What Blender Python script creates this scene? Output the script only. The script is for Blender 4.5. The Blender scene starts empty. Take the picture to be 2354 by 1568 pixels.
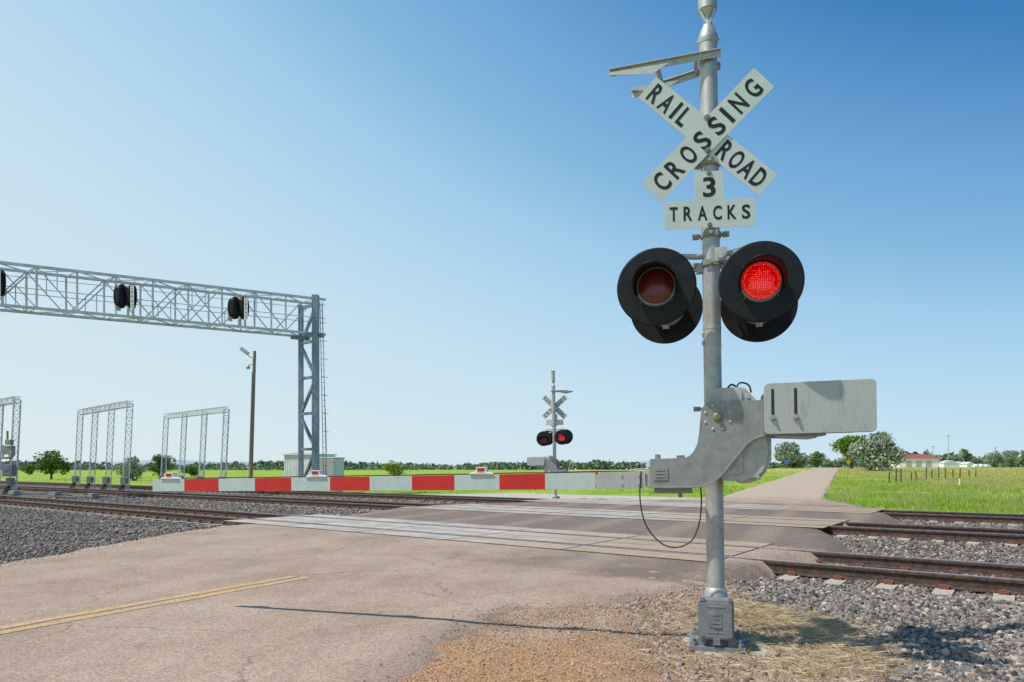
import bpy, math, random
import numpy as np
from mathutils import Vector, Matrix
random.seed(7); rng=np.random.default_rng(7)
scene=bpy.context.scene
col=scene.collection
rad=math.radians

# ---------------------------------------------------------------- materials
def newmat(name):
    m=bpy.data.materials.new(name); m.use_nodes=True
    nt=m.node_tree; b=nt.nodes['Principled BSDF']
    return m,nt,b
def N(nt,t,**kw):
    n=nt.nodes.new(t)
    for k,v in kw.items():
        if k in n.inputs.keys(): n.inputs[k].default_value=v
        else: setattr(n,k,v)
    return n
def ramp(nt,stops):
    r=nt.nodes.new('ShaderNodeValToRGB'); e=r.color_ramp.elements
    while len(e)>1: e.remove(e[-1])
    e[0].position=stops[0][0]; e[0].color=(*stops[0][1],1)
    for p,c in stops[1:]:
        x=e.new(p); x.color=(*c,1)
    return r
def mix(nt,a,b,fac,mode='MIX'):
    m=nt.nodes.new('ShaderNodeMix'); m.data_type='RGBA'; m.blend_type=mode
    for sock,val in ((m.inputs[0],fac),(m.inputs[6],a),(m.inputs[7],b)):
        if isinstance(val,(int,float)): sock.default_value=val
        elif isinstance(val,tuple): sock.default_value=(*val,1)
        else: nt.links.new(val,sock)
    return m.outputs[2]
def noise(nt,vec,scale,detail=4,rough=.6):
    n=N(nt,'ShaderNodeTexNoise'); n.inputs['Scale'].default_value=scale
    n.inputs['Detail'].default_value=detail; n.inputs['Roughness'].default_value=rough
    nt.links.new(vec,n.inputs['Vector']); return n.outputs['Fac']
def maprange(nt,v,a,b,c=0,d=1,smooth=False):
    m=N(nt,'ShaderNodeMapRange'); 
    if smooth: m.interpolation_type='SMOOTHSTEP'
    for i,x in enumerate((a,b,c,d)): m.inputs[i+1].default_value=x
    nt.links.new(v,m.inputs[0]); return m.outputs[0]
def bump(nt,b,h,strength=.4,dist=.01):
    n=N(nt,'ShaderNodeBump'); n.inputs['Strength'].default_value=strength; n.inputs['Distance'].default_value=dist
    nt.links.new(h,n.inputs['Height']); nt.links.new(n.outputs[0],b.inputs['Normal'])
def simple(name,c1,c2,scale=8,rough=.6,metal=0,bs=.15,bd=.003,spec=.5,stops=(.35,.65),dirt=0):
    m,nt,b=newmat(name)
    tc=N(nt,'ShaderNodeTexCoord').outputs['Object']
    f=noise(nt,tc,scale,6,.65)
    r=ramp(nt,[(stops[0],c1),(stops[1],c2)]); nt.links.new(f,r.inputs[0])
    c=r.outputs[0]
    if dirt:
        mp=N(nt,'ShaderNodeMapping'); mp.inputs['Scale'].default_value=(6,6,1.1); nt.links.new(tc,mp.inputs[0])
        g=noise(nt,mp.outputs[0],2.5,6,.7)
        c=mix(nt,c,(.12,.095,.07),maprange(nt,g,.50,.76,0,dirt))
    nt.links.new(c,b.inputs['Base Color'])
    f3=noise(nt,tc,scale*2.3,4)
    nt.links.new(maprange(nt,f3,.3,.7,max(0,rough-.1),min(1,rough+.12)),b.inputs['Roughness'])
    b.inputs['Metallic'].default_value=metal
    b.inputs['Specular IOR Level'].default_value=spec
    f2=noise(nt,tc,scale*6,3)
    bump(nt,b,f2,bs,bd)
    return m
def island(name,stops,rough=.9,noisescale=0,bs=.3,trans=0,spec=.2):
    m,nt,b=newmat(name)
    g=N(nt,'ShaderNodeNewGeometry')
    r=ramp(nt,stops); r.color_ramp.interpolation='LINEAR'
    nt.links.new(g.outputs['Random Per Island'],r.inputs[0])
    c=r.outputs[0]
    if noisescale:
        f=noise(nt,g.outputs['Position'],noisescale,4)
        c=mix(nt,c,(.62,.54,.45),maprange(nt,f,.45,.8,0,.3))
        bump(nt,b,f,bs,.01)
    nt.links.new(c,b.inputs['Base Color'])
    b.inputs['Roughness'].default_value=rough; b.inputs['Specular IOR Level'].default_value=spec
    if trans:
        tr=N(nt,'ShaderNodeBsdfTranslucent'); nt.links.new(c,tr.inputs[0])
        mx=N(nt,'ShaderNodeMixShader'); mx.inputs[0].default_value=trans
        out=nt.nodes['Material Output']
        nt.links.new(b.outputs[0],mx.inputs[1]); nt.links.new(tr.outputs[0],mx.inputs[2]); nt.links.new(mx.outputs[0],out.inputs[0])
    return m

GALV=simple('galvanised_steel',(.37,.375,.36),(.49,.49,.47),9,.48,.4,.15,dirt=.45)
GALV2=simple('galvanised_mottled',(.38,.395,.38),(.50,.515,.50),60,.52,.3,.15,stops=(.3,.7),dirt=.4)
CAST=simple('cast_aluminium',(.24,.245,.245),(.32,.325,.32),12,.55,.35,.3,.004,dirt=.35)
CASTL=simple('cast_light',(.40,.395,.375),(.50,.50,.475),12,.55,.25,.3,.004,dirt=.45)
BOXG=simple('painted_grey',(.17,.185,.20),(.25,.265,.27),14,.6,.1,.3,.004,dirt=.4)
DARKST=simple('weathered_blue_steel',(.16,.21,.26),(.25,.31,.37),4,.5,.3)
TRUSS=simple('truss_galvanised',(.52,.55,.57),(.68,.71,.72),2,.5,.2)
BLACK=simple('black_paint',(.006,.006,.008),(.014,.014,.016),12,.5,0,.06,spec=.25)
RUBBER_SHADE=simple('rubber_and_shade',(.012,.012,.012),(.03,.03,.03),12,.6)  # rubber parts, and painted shade in flangeways and weight slots
SIGNW=simple('reflective_white',(.56,.60,.55),(.64,.68,.62),5,.35,0,.03,dirt=.08)
LETTER=simple('black_letter',(.008,.008,.01),(.016,.016,.018),20,.5,0,.02)
ARMW=simple('arm_white_sheeting',(.42,.51,.48),(.50,.59,.55),5,.4,0,.03,dirt=.1)
ARMR=simple('arm_red_sheeting',(.48,.016,.012),(.58,.022,.016),5,.4,0,.03,dirt=.08)
RUST=simple('rail_rust',(.050,.032,.026),(.13,.078,.058),14,.7,.2,.3)
RUSTC=simple('clip_rust',(.13,.045,.028),(.22,.085,.05),30,.8)
POLISH=simple('polished_rail',(.42,.42,.43),(.55,.55,.56),8,.25,.8,.03)
CONC=simple('tie_concrete',(.36,.32,.26),(.52,.47,.39),10,.85,0,.4,dirt=.6)
WOOD=simple('weathered_wood',(.20,.14,.10),(.32,.24,.18),6,.9)
BARK=simple('bark',(.07,.055,.04),(.14,.11,.085),5,.95)
WHITEP=simple('white_paint',(.70,.72,.71),(.78,.79,.78),4,.5,dirt=.08)
SHEDM=simple('shed_silver',(.62,.63,.65),(.74,.75,.77),2,.45,.2)
BRASS=simple('brass',(.20,.17,.11),(.32,.28,.19),20,.5,.5)
REDL=simple('red_plastic',(.55,.02,.02),(.65,.04,.03),9,.3)
REDROOF=simple('red_roof',(.27,.06,.055),(.35,.09,.08),1,.7)
TAN=simple('old_plate',(.26,.25,.20),(.38,.36,.30),9,.6)
m,nt,b=newmat('dark_red_lens'); DLENS=m
tc=N(nt,'ShaderNodeTexCoord').outputs['Object']
v=N(nt,'ShaderNodeTexVoronoi'); v.inputs['Scale'].default_value=75; v.inputs['Randomness'].default_value=.2; nt.links.new(tc,v.inputs['Vector'])
r=ramp(nt,[(.1,(.26,.03,.04)),(.6,(.11,.015,.02))]); nt.links.new(v.outputs['Distance'],r.inputs[0]); nt.links.new(r.outputs[0],b.inputs['Base Color'])
b.inputs['Roughness'].default_value=.25
m,nt,b=newmat('lit_red_lens'); LLENS=m
tc=N(nt,'ShaderNodeTexCoord').outputs['Object']
v=N(nt,'ShaderNodeTexVoronoi'); v.inputs['Scale'].default_value=72; v.inputs['Randomness'].default_value=.35; nt.links.new(tc,v.inputs['Vector'])
r=ramp(nt,[(.0,(1,.12,.08)),(.25,(1,.03,.02)),(.45,(.4,.0,.002)),(.8,(.28,.0,.0))]); nt.links.new(v.outputs['Distance'],r.inputs[0])
b.inputs['Base Color'].default_value=(.3,.01,.01,1)
nt.links.new(r.outputs[0],b.inputs['Emission Color']); b.inputs['Emission Strength'].default_value=1.1
b.inputs['Roughness'].default_value=.2

TN=(.597,.802); TD=(-.802,.597)
def pdot(nt,pos,vec):
    d=N(nt,'ShaderNodeVectorMath',operation='DOT_PRODUCT'); nt.links.new(pos,d.inputs[0]); d.inputs[1].default_value=(*vec,0) if len(vec)==2 else vec
    return d.outputs['Value']
def mul(nt,a,b_,op='MULTIPLY'):
    m_=N(nt,'ShaderNodeMath',operation=op)
    for i_,q in enumerate((a,b_)):
        if isinstance(q,(int,float)): m_.inputs[i_].default_value=q
        else: nt.links.new(q,m_.inputs[i_])
    return m_.outputs[0]
def add_(nt,a,b_): return mul(nt,a,b_,'ADD')
def asphalt():
    m,nt,b=newmat('asphalt'); pos=N(nt,'ShaderNodeNewGeometry').outputs['Position']
    big=noise(nt,pos,.55,6,.65)
    r=ramp(nt,[(.28,(.285,.205,.158)),(.5,(.370,.275,.213)),(.72,(.445,.345,.270))]); nt.links.new(big,r.inputs[0])
    c=r.outputs[0]
    p=pdot(nt,pos,TN)
    wob=noise(nt,pos,1.2,4); 
    pw=add_(nt,p,maprange(nt,wob,0,1,-.7,.7))
    def band(a,b2): return mul(nt,maprange(nt,pw,a,a+.4),maprange(nt,pw,b2-.4,b2,1,0))
    for a,b2,s in ((12.0,16.6,.85),(19.0,22.8,.85),(25,27,.6)):
        c=mix(nt,c,(.165,.130,.110),mul(nt,band(a,b2),s))
    al=pdot(nt,pos,TD)
    dk=mul(nt,band(7.3,10.0),maprange(nt,add_(nt,al,maprange(nt,wob,0,1,-3,3)),7.5,4,0,.75))
    c=mix(nt,c,(.14,.11,.09),dk)
    # tyre polished lanes along the road direction, oily centre between them
    rl=pdot(nt,pos,(.90,-.43)); 
    wv_=N(nt,'ShaderNodeMath',operation='SINE'); nt.links.new(mul(nt,add_(nt,rl,maprange(nt,wob,0,1,-.25,.25)),3.4),wv_.inputs[0])
    c=mix(nt,c,(.46,.365,.285),maprange(nt,wv_.outputs[0],.2,1,0,.25))
    mp=N(nt,'ShaderNodeMapping'); mp.inputs['Rotation'].default_value=(0,0,rad(25)); mp.inputs['Scale'].default_value=(2.2,.35,1); nt.links.new(pos,mp.inputs[0])
    c=mix(nt,c,(.24,.18,.145),maprange(nt,noise(nt,mp.outputs[0],1.3,7,.7),.50,.72,0,.4))
    st=noise(nt,pos,2.4,7,.75)
    c=mix(nt,c,(.21,.16,.13),maprange(nt,st,.55,.76,0,.5))
    c=mix(nt,c,(.53,.43,.34),maprange(nt,noise(nt,pos,1.5,7,.7),.56,.76,0,.5))
    v=N(nt,'ShaderNodeTexVoronoi'); v.inputs['Scale'].default_value=80; nt.links.new(pos,v.inputs['Vector'])
    vr=ramp(nt,[(0,(.5,.46,.44)),(.3,(.84,.82,.81)),(.7,(1.10,1.08,1.06)),(.92,(1.3,1.26,1.2)),(1,(1.55,1.5,1.4))])
    sep=N(nt,'ShaderNodeSeparateColor'); nt.links.new(v.outputs['Color'],sep.inputs[0]); nt.links.new(sep.outputs[0],vr.inputs[0])
    c=mix(nt,c,vr.outputs[0],.72,'MULTIPLY')
    fine=noise(nt,pos,260,2); 
    c=mix(nt,c,(.09,.07,.055),maprange(nt,fine,.58,.8,0,.45))
    wv=N(nt,'ShaderNodeTexNoise'); wv.inputs['Scale'].default_value=2.2; wv.inputs['Detail'].default_value=8; wv.inputs['Roughness'].default_value=.7; nt.links.new(pos,wv.inputs['Vector'])
    vm=N(nt,'ShaderNodeVectorMath',operation='MULTIPLY_ADD'); nt.links.new(wv.outputs['Color'],vm.inputs[0]); vm.inputs[1].default_value=(.7,.7,0); nt.links.new(pos,vm.inputs[2])
    vc=N(nt,'ShaderNodeTexVoronoi',feature='DISTANCE_TO_EDGE'); vc.inputs['Scale'].default_value=.42; nt.links.new(vm.outputs[0],vc.inputs['Vector'])
    cr=maprange(nt,vc.outputs['Distance'],.0,.007,1,0)
    cr=mul(nt,cr,maprange(nt,noise(nt,pos,.9,3),.42,.54))
    c=mix(nt,c,(.12,.09,.07),mul(nt,cr,.7))
    sp=N(nt,'ShaderNodeSeparateXYZ'); nt.links.new(pos,sp.inputs[0])
    c=mix(nt,c,(.45,.355,.275),maprange(nt,sp.outputs[1],27,32,0,.85))
    nt.links.new(c,b.inputs['Base Color']); b.inputs['Roughness'].default_value=.88; b.inputs['Specular IOR Level'].default_value=.2
    bump(nt,b,v.outputs['Distance'],.5,.006)
    return m
ASPH=asphalt()
def panelmat():
    m,nt,b=newmat('crossing_concrete'); pos=N(nt,'ShaderNodeNewGeometry').outputs['Position']
    f=noise(nt,pos,1.1,6,.7); r=ramp(nt,[(.3,(.31,.27,.23)),(.5,(.43,.385,.335)),(.7,(.54,.495,.435))]); nt.links.new(f,r.inputs[0])
    al=pdot(nt,pos,TD); p=pdot(nt,pos,TN)
    cv=N(nt,'ShaderNodeCombineXYZ'); nt.links.new(mul(nt,al,.6),cv.inputs[0]); nt.links.new(mul(nt,p,14),cv.inputs[1])
    g=noise(nt,cv.outputs[0],1.6,5,.7)
    pl=ramp(nt,[(.3,(.22,.145,.095)),(.5,(.39,.275,.18)),(.7,(.50,.38,.27))]); nt.links.new(g,pl.inputs[0])
    c=mix(nt,r.outputs[0],pl.outputs[0],maprange(nt,al,9,5.5,0,.85))
    c=mix(nt,c,(.14,.115,.095),maprange(nt,noise(nt,pos,4,7,.75),.52,.75,0,.6))
    c=mix(nt,c,(.08,.07,.06),maprange(nt,noise(nt,pos,45,3),.55,.75,0,.5))
    nt.links.new(c,b.inputs['Base Color']); b.inputs['Roughness'].default_value=.85; b.inputs['Specular IOR Level'].default_value=.25
    bump(nt,b,noise(nt,pos,60,3),.3,.005); return m
PANEL=panelmat()
def ballastmat():
    m,nt,b=newmat('ballast'); pos=N(nt,'ShaderNodeNewGeometry').outputs['Position']
    v=N(nt,'ShaderNodeTexVoronoi'); v.inputs['Scale'].default_value=20; nt.links.new(pos,v.inputs['Vector'])
    sep=N(nt,'ShaderNodeSeparateColor'); nt.links.new(v.outputs['Color'],sep.inputs[0])
    r=ramp(nt,[(0,(.04,.037,.034)),(.35,(.11,.10,.095)),(.6,(.19,.17,.155)),(.8,(.26,.195,.155)),(1,(.42,.37,.31))]); nt.links.new(sep.outputs[0],r.inputs[0])
    dk=maprange(nt,v.outputs['Distance'],.25,.75,0,.85)
    c=mix(nt,r.outputs[0],(.035,.028,.022),dk)
    c=mix(nt,c,(.27,.20,.145),maprange(nt,noise(nt,pos,.5,5),.42,.7,0,.6))
    nt.links.new(c,b.inputs['Base Color']); b.inputs['Roughness'].default_value=.95
    inv=maprange(nt,v.outputs['Distance'],0,1,1,0); bump(nt,b,inv,1,.04); return m
BALL=ballastmat()
def dirtmat():
    m,nt,b=newmat('dirt_shoulder'); pos=N(nt,'ShaderNodeNewGeometry').outputs['Position']
    f=noise(nt,pos,1.4,6,.65); r=ramp(nt,[(.3,(.22,.15,.11)),(.5,(.38,.27,.195)),(.7,(.48,.38,.29))]); nt.links.new(f,r.inputs[0])
    sp=N(nt,'ShaderNodeSeparateXYZ'); nt.links.new(pos,sp.inputs[0])
    near=mul(nt,maprange(nt,sp.outputs[1],5.9,5.0,0,.75),maprange(nt,sp.outputs[0],1.3,.4))
    c=mix(nt,r.outputs[0],(.43,.235,.105),near)
    v=N(nt,'ShaderNodeTexVoronoi'); v.inputs['Scale'].default_value=85; nt.links.new(pos,v.inputs['Vector'])
    sep=N(nt,'ShaderNodeSeparateColor'); nt.links.new(v.outputs['Color'],sep.inputs[0])
    vr=ramp(nt,[(0,(.4,.35,.3)),(.5,(.95,.93,.9)),(1,(1.45,1.4,1.3))]); nt.links.new(sep.outputs[0],vr.inputs[0])
    c=mix(nt,c,vr.outputs[0],.8,'MULTIPLY')
    nt.links.new(c,b.inputs['Base Color']); b.inputs['Roughness'].default_value=.95
    bump(nt,b,maprange(nt,v.outputs['Distance'],0,1,1,0),.9,.012); return m
DIRT=dirtmat()
def grassmat():
    m,nt,b=newmat('grassland'); pos=N(nt,'ShaderNodeNewGeometry').outputs['Position']
    mp=N(nt,'ShaderNodeMapping'); mp.inputs['Scale'].default_value=(.35,1,1); nt.links.new(pos,mp.inputs[0])
    f=noise(nt,mp.outputs[0],.12,7,.7); r=ramp(nt,[(.33,(.16,.28,.035)),(.5,(.27,.39,.055)),(.68,(.44,.46,.12))]); nt.links.new(f,r.inputs[0])
    sp=N(nt,'ShaderNodeSeparateXYZ'); nt.links.new(pos,sp.inputs[0])
    far=maprange(nt,sp.outputs[1],46,70,0,.85)
    yl=ramp(nt,[(.35,(.33,.40,.10)),(.5,(.47,.46,.14)),(.65,(.56,.50,.20))]); nt.links.new(noise(nt,mp.outputs[0],.3,6,.7),yl.inputs[0])
    c=mix(nt,r.outputs[0],yl.outputs[0],mul(nt,far,maprange(nt,sp.outputs[0],22,40)))
    c=mix(nt,c,(.08,.13,.025),maprange(nt,noise(nt,pos,3,6,.8),.5,.75,0,.4))
    nt.links.new(c,b.inputs['Base Color']); b.inputs['Roughness'].default_value=1; b.inputs['Specular IOR Level'].default_value=.1
    bump(nt,b,noise(nt,pos,4,6,.8),.6,.1); return m
GRASS=grassmat()
STONE=island('ballast_stone',[(0,(.045,.043,.042)),(.22,(.10,.10,.103)),(.45,(.165,.163,.162)),(.6,(.235,.215,.195)),(.75,(.27,.185,.145)),(.88,(.36,.275,.215)),(1,(.50,.46,.40))],.85,22,.4)
PEB=island('pebble',[(0,(.26,.14,.07)),(.4,(.44,.25,.13)),(.7,(.52,.37,.24)),(1,(.46,.42,.36))],.9)
CLOD=island('dirt_stone',[(0,(.18,.13,.10)),(.5,(.32,.225,.17)),(.8,(.38,.30,.24)),(1,(.36,.34,.32))],.9,20)
STRAW=island('straw',[(0,(.36,.26,.15)),(.5,(.62,.49,.30)),(1,(.78,.66,.46))],.8,trans=.2)
WEED=island('weed_blade',[(0,(.18,.22,.06)),(.6,(.34,.36,.12)),(1,(.50,.44,.22))],.8,trans=.3)
BLADE=island('grass_blade',[(0,(.17,.30,.035)),(.45,(.30,.47,.055)),(.8,(.45,.55,.10)),(1,(.62,.58,.20))],.8,trans=.45)
BLADEY=island('dry_grass_blade',[(0,(.36,.40,.11)),(.5,(.55,.52,.18)),(1,(.72,.62,.30))],.8,trans=.45)
LF_G=island('leaf_green',[(0,(.055,.105,.02)),(.5,(.10,.185,.03)),(1,(.18,.28,.055))],.7,trans=.3)
LF_B=island('leaf_bright',[(0,(.08,.16,.015)),(.5,(.16,.29,.025)),(1,(.27,.40,.05))],.7,trans=.35)
LF_S=island('leaf_silver',[(0,(.15,.20,.13)),(.5,(.27,.33,.22)),(1,(.42,.48,.34))],.7,trans=.25)
LF_Y=island('leaf_yellow',[(0,(.14,.21,.02)),(.5,(.26,.34,.035)),(1,(.40,.46,.07))],.7,trans=.3)
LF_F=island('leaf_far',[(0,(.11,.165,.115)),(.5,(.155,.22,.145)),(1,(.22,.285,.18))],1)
HAZY_HILL=simple('hazy_hill',(.26,.35,.38),(.32,.41,.43),.004,1,0,0)  # distance haze mixed into the base colour of the hills
GRAVL=simple('pale_gravel',(.36,.33,.28),(.56,.51,.45),6,.95,0,.8,.02)
def yellowmat():
    m,nt,b=newmat('worn_yellow_paint'); pos=N(nt,'ShaderNodeNewGeometry').outputs['Position']
    f=noise(nt,pos,14,8,.85)
    f2=maprange(nt,noise(nt,pos,1.3,4),.3,.7,-.12,.12)
    k=maprange(nt,add_(nt,f,f2),.36,.60,.15,.95)
    base=mix(nt,(.60,.37,.10),(.39,.295,.225),k)
    v=N(nt,'ShaderNodeTexVoronoi'); v.inputs['Scale'].default_value=80; nt.links.new(pos,v.inputs['Vector'])
    vr=ramp(nt,[(0,(.55,.5,.45)),(.5,(1,1,1)),(1,(1.35,1.35,1.25))]); sep=N(nt,'ShaderNodeSeparateColor'); nt.links.new(v.outputs['Color'],sep.inputs[0]); nt.links.new(sep.outputs[0],vr.inputs[0])
    c=mix(nt,base,vr.outputs[0],.8,'MULTIPLY')
    nt.links.new(c,b.inputs['Base Color']); b.inputs['Roughness'].default_value=.85; bump(nt,b,v.outputs['Distance'],.5,.006); return m
YEL=yellowmat()

# ---------------------------------------------------------------- mesh builder
class MB:
    def __init__(s): s.v=[];s.f=[];s.m=[];s.s=[]
    def add(s,vs,fs,mi=0,sm=False):
        o=len(s.v); s.v+=[tuple(v) for v in vs]
        for f in fs: s.f.append(tuple(o+i for i in f)); s.m.append(mi); s.s.append(sm)
    def box(s,c,d,mi=0,R=None):
        x,y,z=[q/2 for q in d]; c=Vector(c)
        vs=[Vector((i*x,j*y,k*z)) for i in(-1,1) for j in(-1,1) for k in(-1,1)]
        if R is not None: vs=[R@v for v in vs]
        s.add([v+c for v in vs],[(0,1,3,2),(4,6,7,5),(0,4,5,1),(2,3,7,6),(0,2,6,4),(1,5,7,3)],mi)
    def lathe(s,c,ax,prof,n=24,mi=0,sm=True,caps=True):
        c=Vector(c); ax=Vector(ax).normalized()
        u=ax.orthogonal().normalized(); w=ax.cross(u)
        vs=[]
        for r,h in prof:
            for i in range(n):
                a=2*math.pi*i/n; vs.append(c+ax*h+(u*math.cos(a)+w*math.sin(a))*r)
        fs=[]
        for k in range(len(prof)-1):
            for i in range(n):
                j=(i+1)%n; fs.append((k*n+i,k*n+j,(k+1)*n+j,(k+1)*n+i))
        s.add(vs,fs,mi,sm)
        if caps:
            k=(len(prof)-1)*n
            s.add(vs[:n],[tuple(range(n))[::-1]],mi); s.add(vs[k:],[tuple(range(n))],mi)
    def cyl(s,p,q,r,r2=None,n=14,mi=0,sm=True):
        p=Vector(p);q=Vector(q); s.lathe(p,q-p,[(r,0),(r if r2 is None else r2,(q-p).length)],n,mi,sm)
    def bar(s,p,q,w,mi=0,h=None):
        p=Vector(p);q=Vector(q);h=h or w
        ax=(q-p).normalized(); up=Vector((0,0,1)) if abs(ax.z)<.95 else Vector((1,0,0))
        u=ax.cross(up).normalized()*w/2; t=u.normalized().cross(ax)*h/2
        vs=[p-u-t,p+u-t,p+u+t,p-u+t,q-u-t,q+u-t,q+u+t,q-u+t]
        s.add(vs,[(0,1,2,3),(7,6,5,4),(0,4,5,1),(1,5,6,2),(2,6,7,3),(3,7,4,0)],mi)
    def tube(s,pts,r,n=8,mi=0):
        pts=[Vector(p) for p in pts]
        fine=[]
        for i in range(len(pts)-1):
            p0=pts[max(i-1,0)];p1=pts[i];p2=pts[i+1];p3=pts[min(i+2,len(pts)-1)]
            for k in range(6):
                t=k/6; fine.append(.5*((2*p1)+(p2-p0)*t+(2*p0-5*p1+4*p2-p3)*t*t+(3*p1-p0-3*p2+p3)*t**3))
        fine.append(pts[-1])
        vs=[];ref=Vector((.31,.2,.93))
        for i,p in enumerate(fine):
            t=(fine[min(i+1,len(fine)-1)]-fine[max(i-1,0)]).normalized()
            u=t.cross(ref).normalized(); ref=u.cross(t).normalized(); w=t.cross(u)
            for k in range(n):
                a=2*math.pi*k/n; vs.append(p+(u*math.cos(a)+w*math.sin(a))*r)
        fs=[]
        for i in range(len(fine)-1):
            for k in range(n):
                j=(k+1)%n; fs.append((i*n+k,i*n+j,(i+1)*n+j,(i+1)*n+k))
        s.add(vs,fs,mi,True)
    def prism(s,pts,y0,y1,mi=0):
        n=len(pts)
        vs=[(x,y0,z) for x,z in pts]+[(x,y1,z) for x,z in pts]
        fs=[tuple(range(n)),tuple(range(2*n-1,n-1,-1))]+[(i,i+n,(i+1)%n+n,(i+1)%n) for i in range(n)]
        s.add(vs,fs,mi)
def fin(ob,parent=None,bev=0,**props):
    col.objects.link(ob)
    if parent is not None: ob.parent=parent
    if bev:
        b=ob.modifiers.new('Bevel','BEVEL'); b.width=bev; b.segments=2; b.limit_method='ANGLE'; b.angle_limit=rad(35)
    for k,v in props.items(): ob[k]=v
    return ob
def mk(name,mb,mats,parent=None,bev=0,recalc=True,**props):
    me=bpy.data.meshes.new(name); me.from_pydata(mb.v,[],mb.f)
    for m in (mats if isinstance(mats,(list,tuple)) else [mats]): me.materials.append(m)
    me.polygons.foreach_set('material_index',mb.m); me.polygons.foreach_set('use_smooth',mb.s)
    if recalc:
        import bmesh
        bm=bmesh.new(); bm.from_mesh(me); bmesh.ops.recalc_face_normals(bm,faces=bm.faces); bm.to_mesh(me); bm.free()
    me.update()
    return fin(bpy.data.objects.new(name,me),parent,bev,**props)
def npmk(name,V,F,mats,parent=None,smooth=False,**props):
    V=np.asarray(V,dtype=np.float32);F=np.asarray(F,dtype=np.int32);k=F.shape[1]
    me=bpy.data.meshes.new(name); me.vertices.add(len(V)); me.vertices.foreach_set('co',V.ravel())
    me.loops.add(F.size); me.loops.foreach_set('vertex_index',F.ravel())
    me.polygons.add(len(F)); me.polygons.foreach_set('loop_start',np.arange(len(F),dtype=np.int32)*k)
    me.update(calc_edges=True)
    for m in (mats if isinstance(mats,(list,tuple)) else [mats]): me.materials.append(m)
    me.polygons.foreach_set('use_smooth',np.full(len(F),smooth)); me.update()
    return fin(bpy.data.objects.new(name,me),parent,0,**props)
def empty(name,loc,rot=(0,0,0),scale=1,**props):
    e=bpy.data.objects.new(name,None); e.location=loc; e.rotation_euler=rot; e.scale=(scale,)*3; e.empty_display_size=.2
    return fin(e,None,0,**props)
def sstep(x,a,b):
    t=np.clip((x-a)/(b-a),0,1); return t*t*(3-2*t)

# ---------------------------------------------------------------- terrain functions
def rise(x,y):
    q=x-(9+.486*(y-30)); w=sstep(q,-30,-3)
    return w*(.25+.0134*np.clip(y-30,0,100))
def G(x,y):
    p=TN[0]*x+TN[1]*y
    w=sstep(p,27,33)
    return -.35*(1-w)+w*(-.30+rise(x,y))
def pa(p,a): return (TN[0]*p+TD[0]*a, TN[1]*p+TD[1]*a)

def axis(vals):
    out=[]
    for a,b,n in vals: out+=list(np.linspace(a,b,n,endpoint=False))
    out.append(vals[-1][1]); return np.array(out)
def gridmesh(name,xs,ys,zf,mat,smooth=True,**props):
    X,Y=np.meshgrid(xs,ys); Z=zf(X,Y)
    V=np.stack([X.ravel(),Y.ravel(),Z.ravel()],1); nx=len(xs); ny=len(ys)
    i=np.arange(nx*ny).reshape(ny,nx)
    F=np.stack([i[:-1,:-1].ravel(),i[:-1,1:].ravel(),i[1:,1:].ravel(),i[1:,:-1].ravel()],1)
    return npmk(name,V,F,mat,None,smooth,**props)
gridmesh('ground',axis([(-5000,-400,12),(-400,-60,30),(-60,120,120),(120,400,30),(400,5000,12)]),
         axis([(-60,10,10),(10,160,150),(160,500,20),(500,7000,12)]),G,GRASS,kind='structure')
def bz(p,a):
    n=.02*np.sin(a*3.1)*np.sin(p*2.3)
    z=np.where(p<8.6,-.12,-.12-.08*sstep(p,8.6,9.3))
    return z+n-.35*sstep(p,26.2,27.6)-.25*sstep(-p,-.5,1)
ps=np.linspace(0,27.8,70); as_=axis([(-90,-12,30),(-12,60,180),(60,260,50)])
P,A=np.meshgrid(ps,as_); Zb=bz(P,A)
X=TN[0]*P+TD[0]*A; Yb=TN[1]*P+TD[1]*A
V=np.stack([X.ravel(),Yb.ravel(),Zb.ravel()],1); nx=len(ps);ny=len(as_); i=np.arange(nx*ny).reshape(ny,nx)
F=np.stack([i[:-1,:-1].ravel(),i[1:,:-1].ravel(),i[1:,1:].ravel(),i[:-1,1:].ravel()],1)
npmk('ballast_bed',V,F,BALL,None,True,kind='structure')
def SH(x,y):
    p=TN[0]*x+TN[1]*y
    wob=.15*np.sin(y*2.1)+.08*np.sin(y*5.3+x)
    z=-.016+.006*np.sin(x*7.1)*np.sin(y*6.3)
    away=sstep(x,1.2,1.9)
    z=z+away*(.02*np.sin(x*9+y*4)*np.sin(y*7.7-x*2)+.012*np.sin(x*23)*np.sin(y*19))
    return z-.35*sstep(x+wob,2.3,3.1)-.35*sstep(p+wob,8.2,9.1)
gridmesh('dirt_shoulder',np.linspace(-4,4,160),np.linspace(.3,9.8,190),SH,DIRT,kind='structure')
mb=MB(); c=[pa(25.4,4.5),pa(25.4,26),pa(30.5,22),pa(30.5,8)]
mb.add([(x,y,-.1+.02*k) for k,(x,y) in enumerate(c)],[(0,1,2,3)])
mk('gravel_apron',mb,GRAVL,recalc=False,kind='structure')

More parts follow.
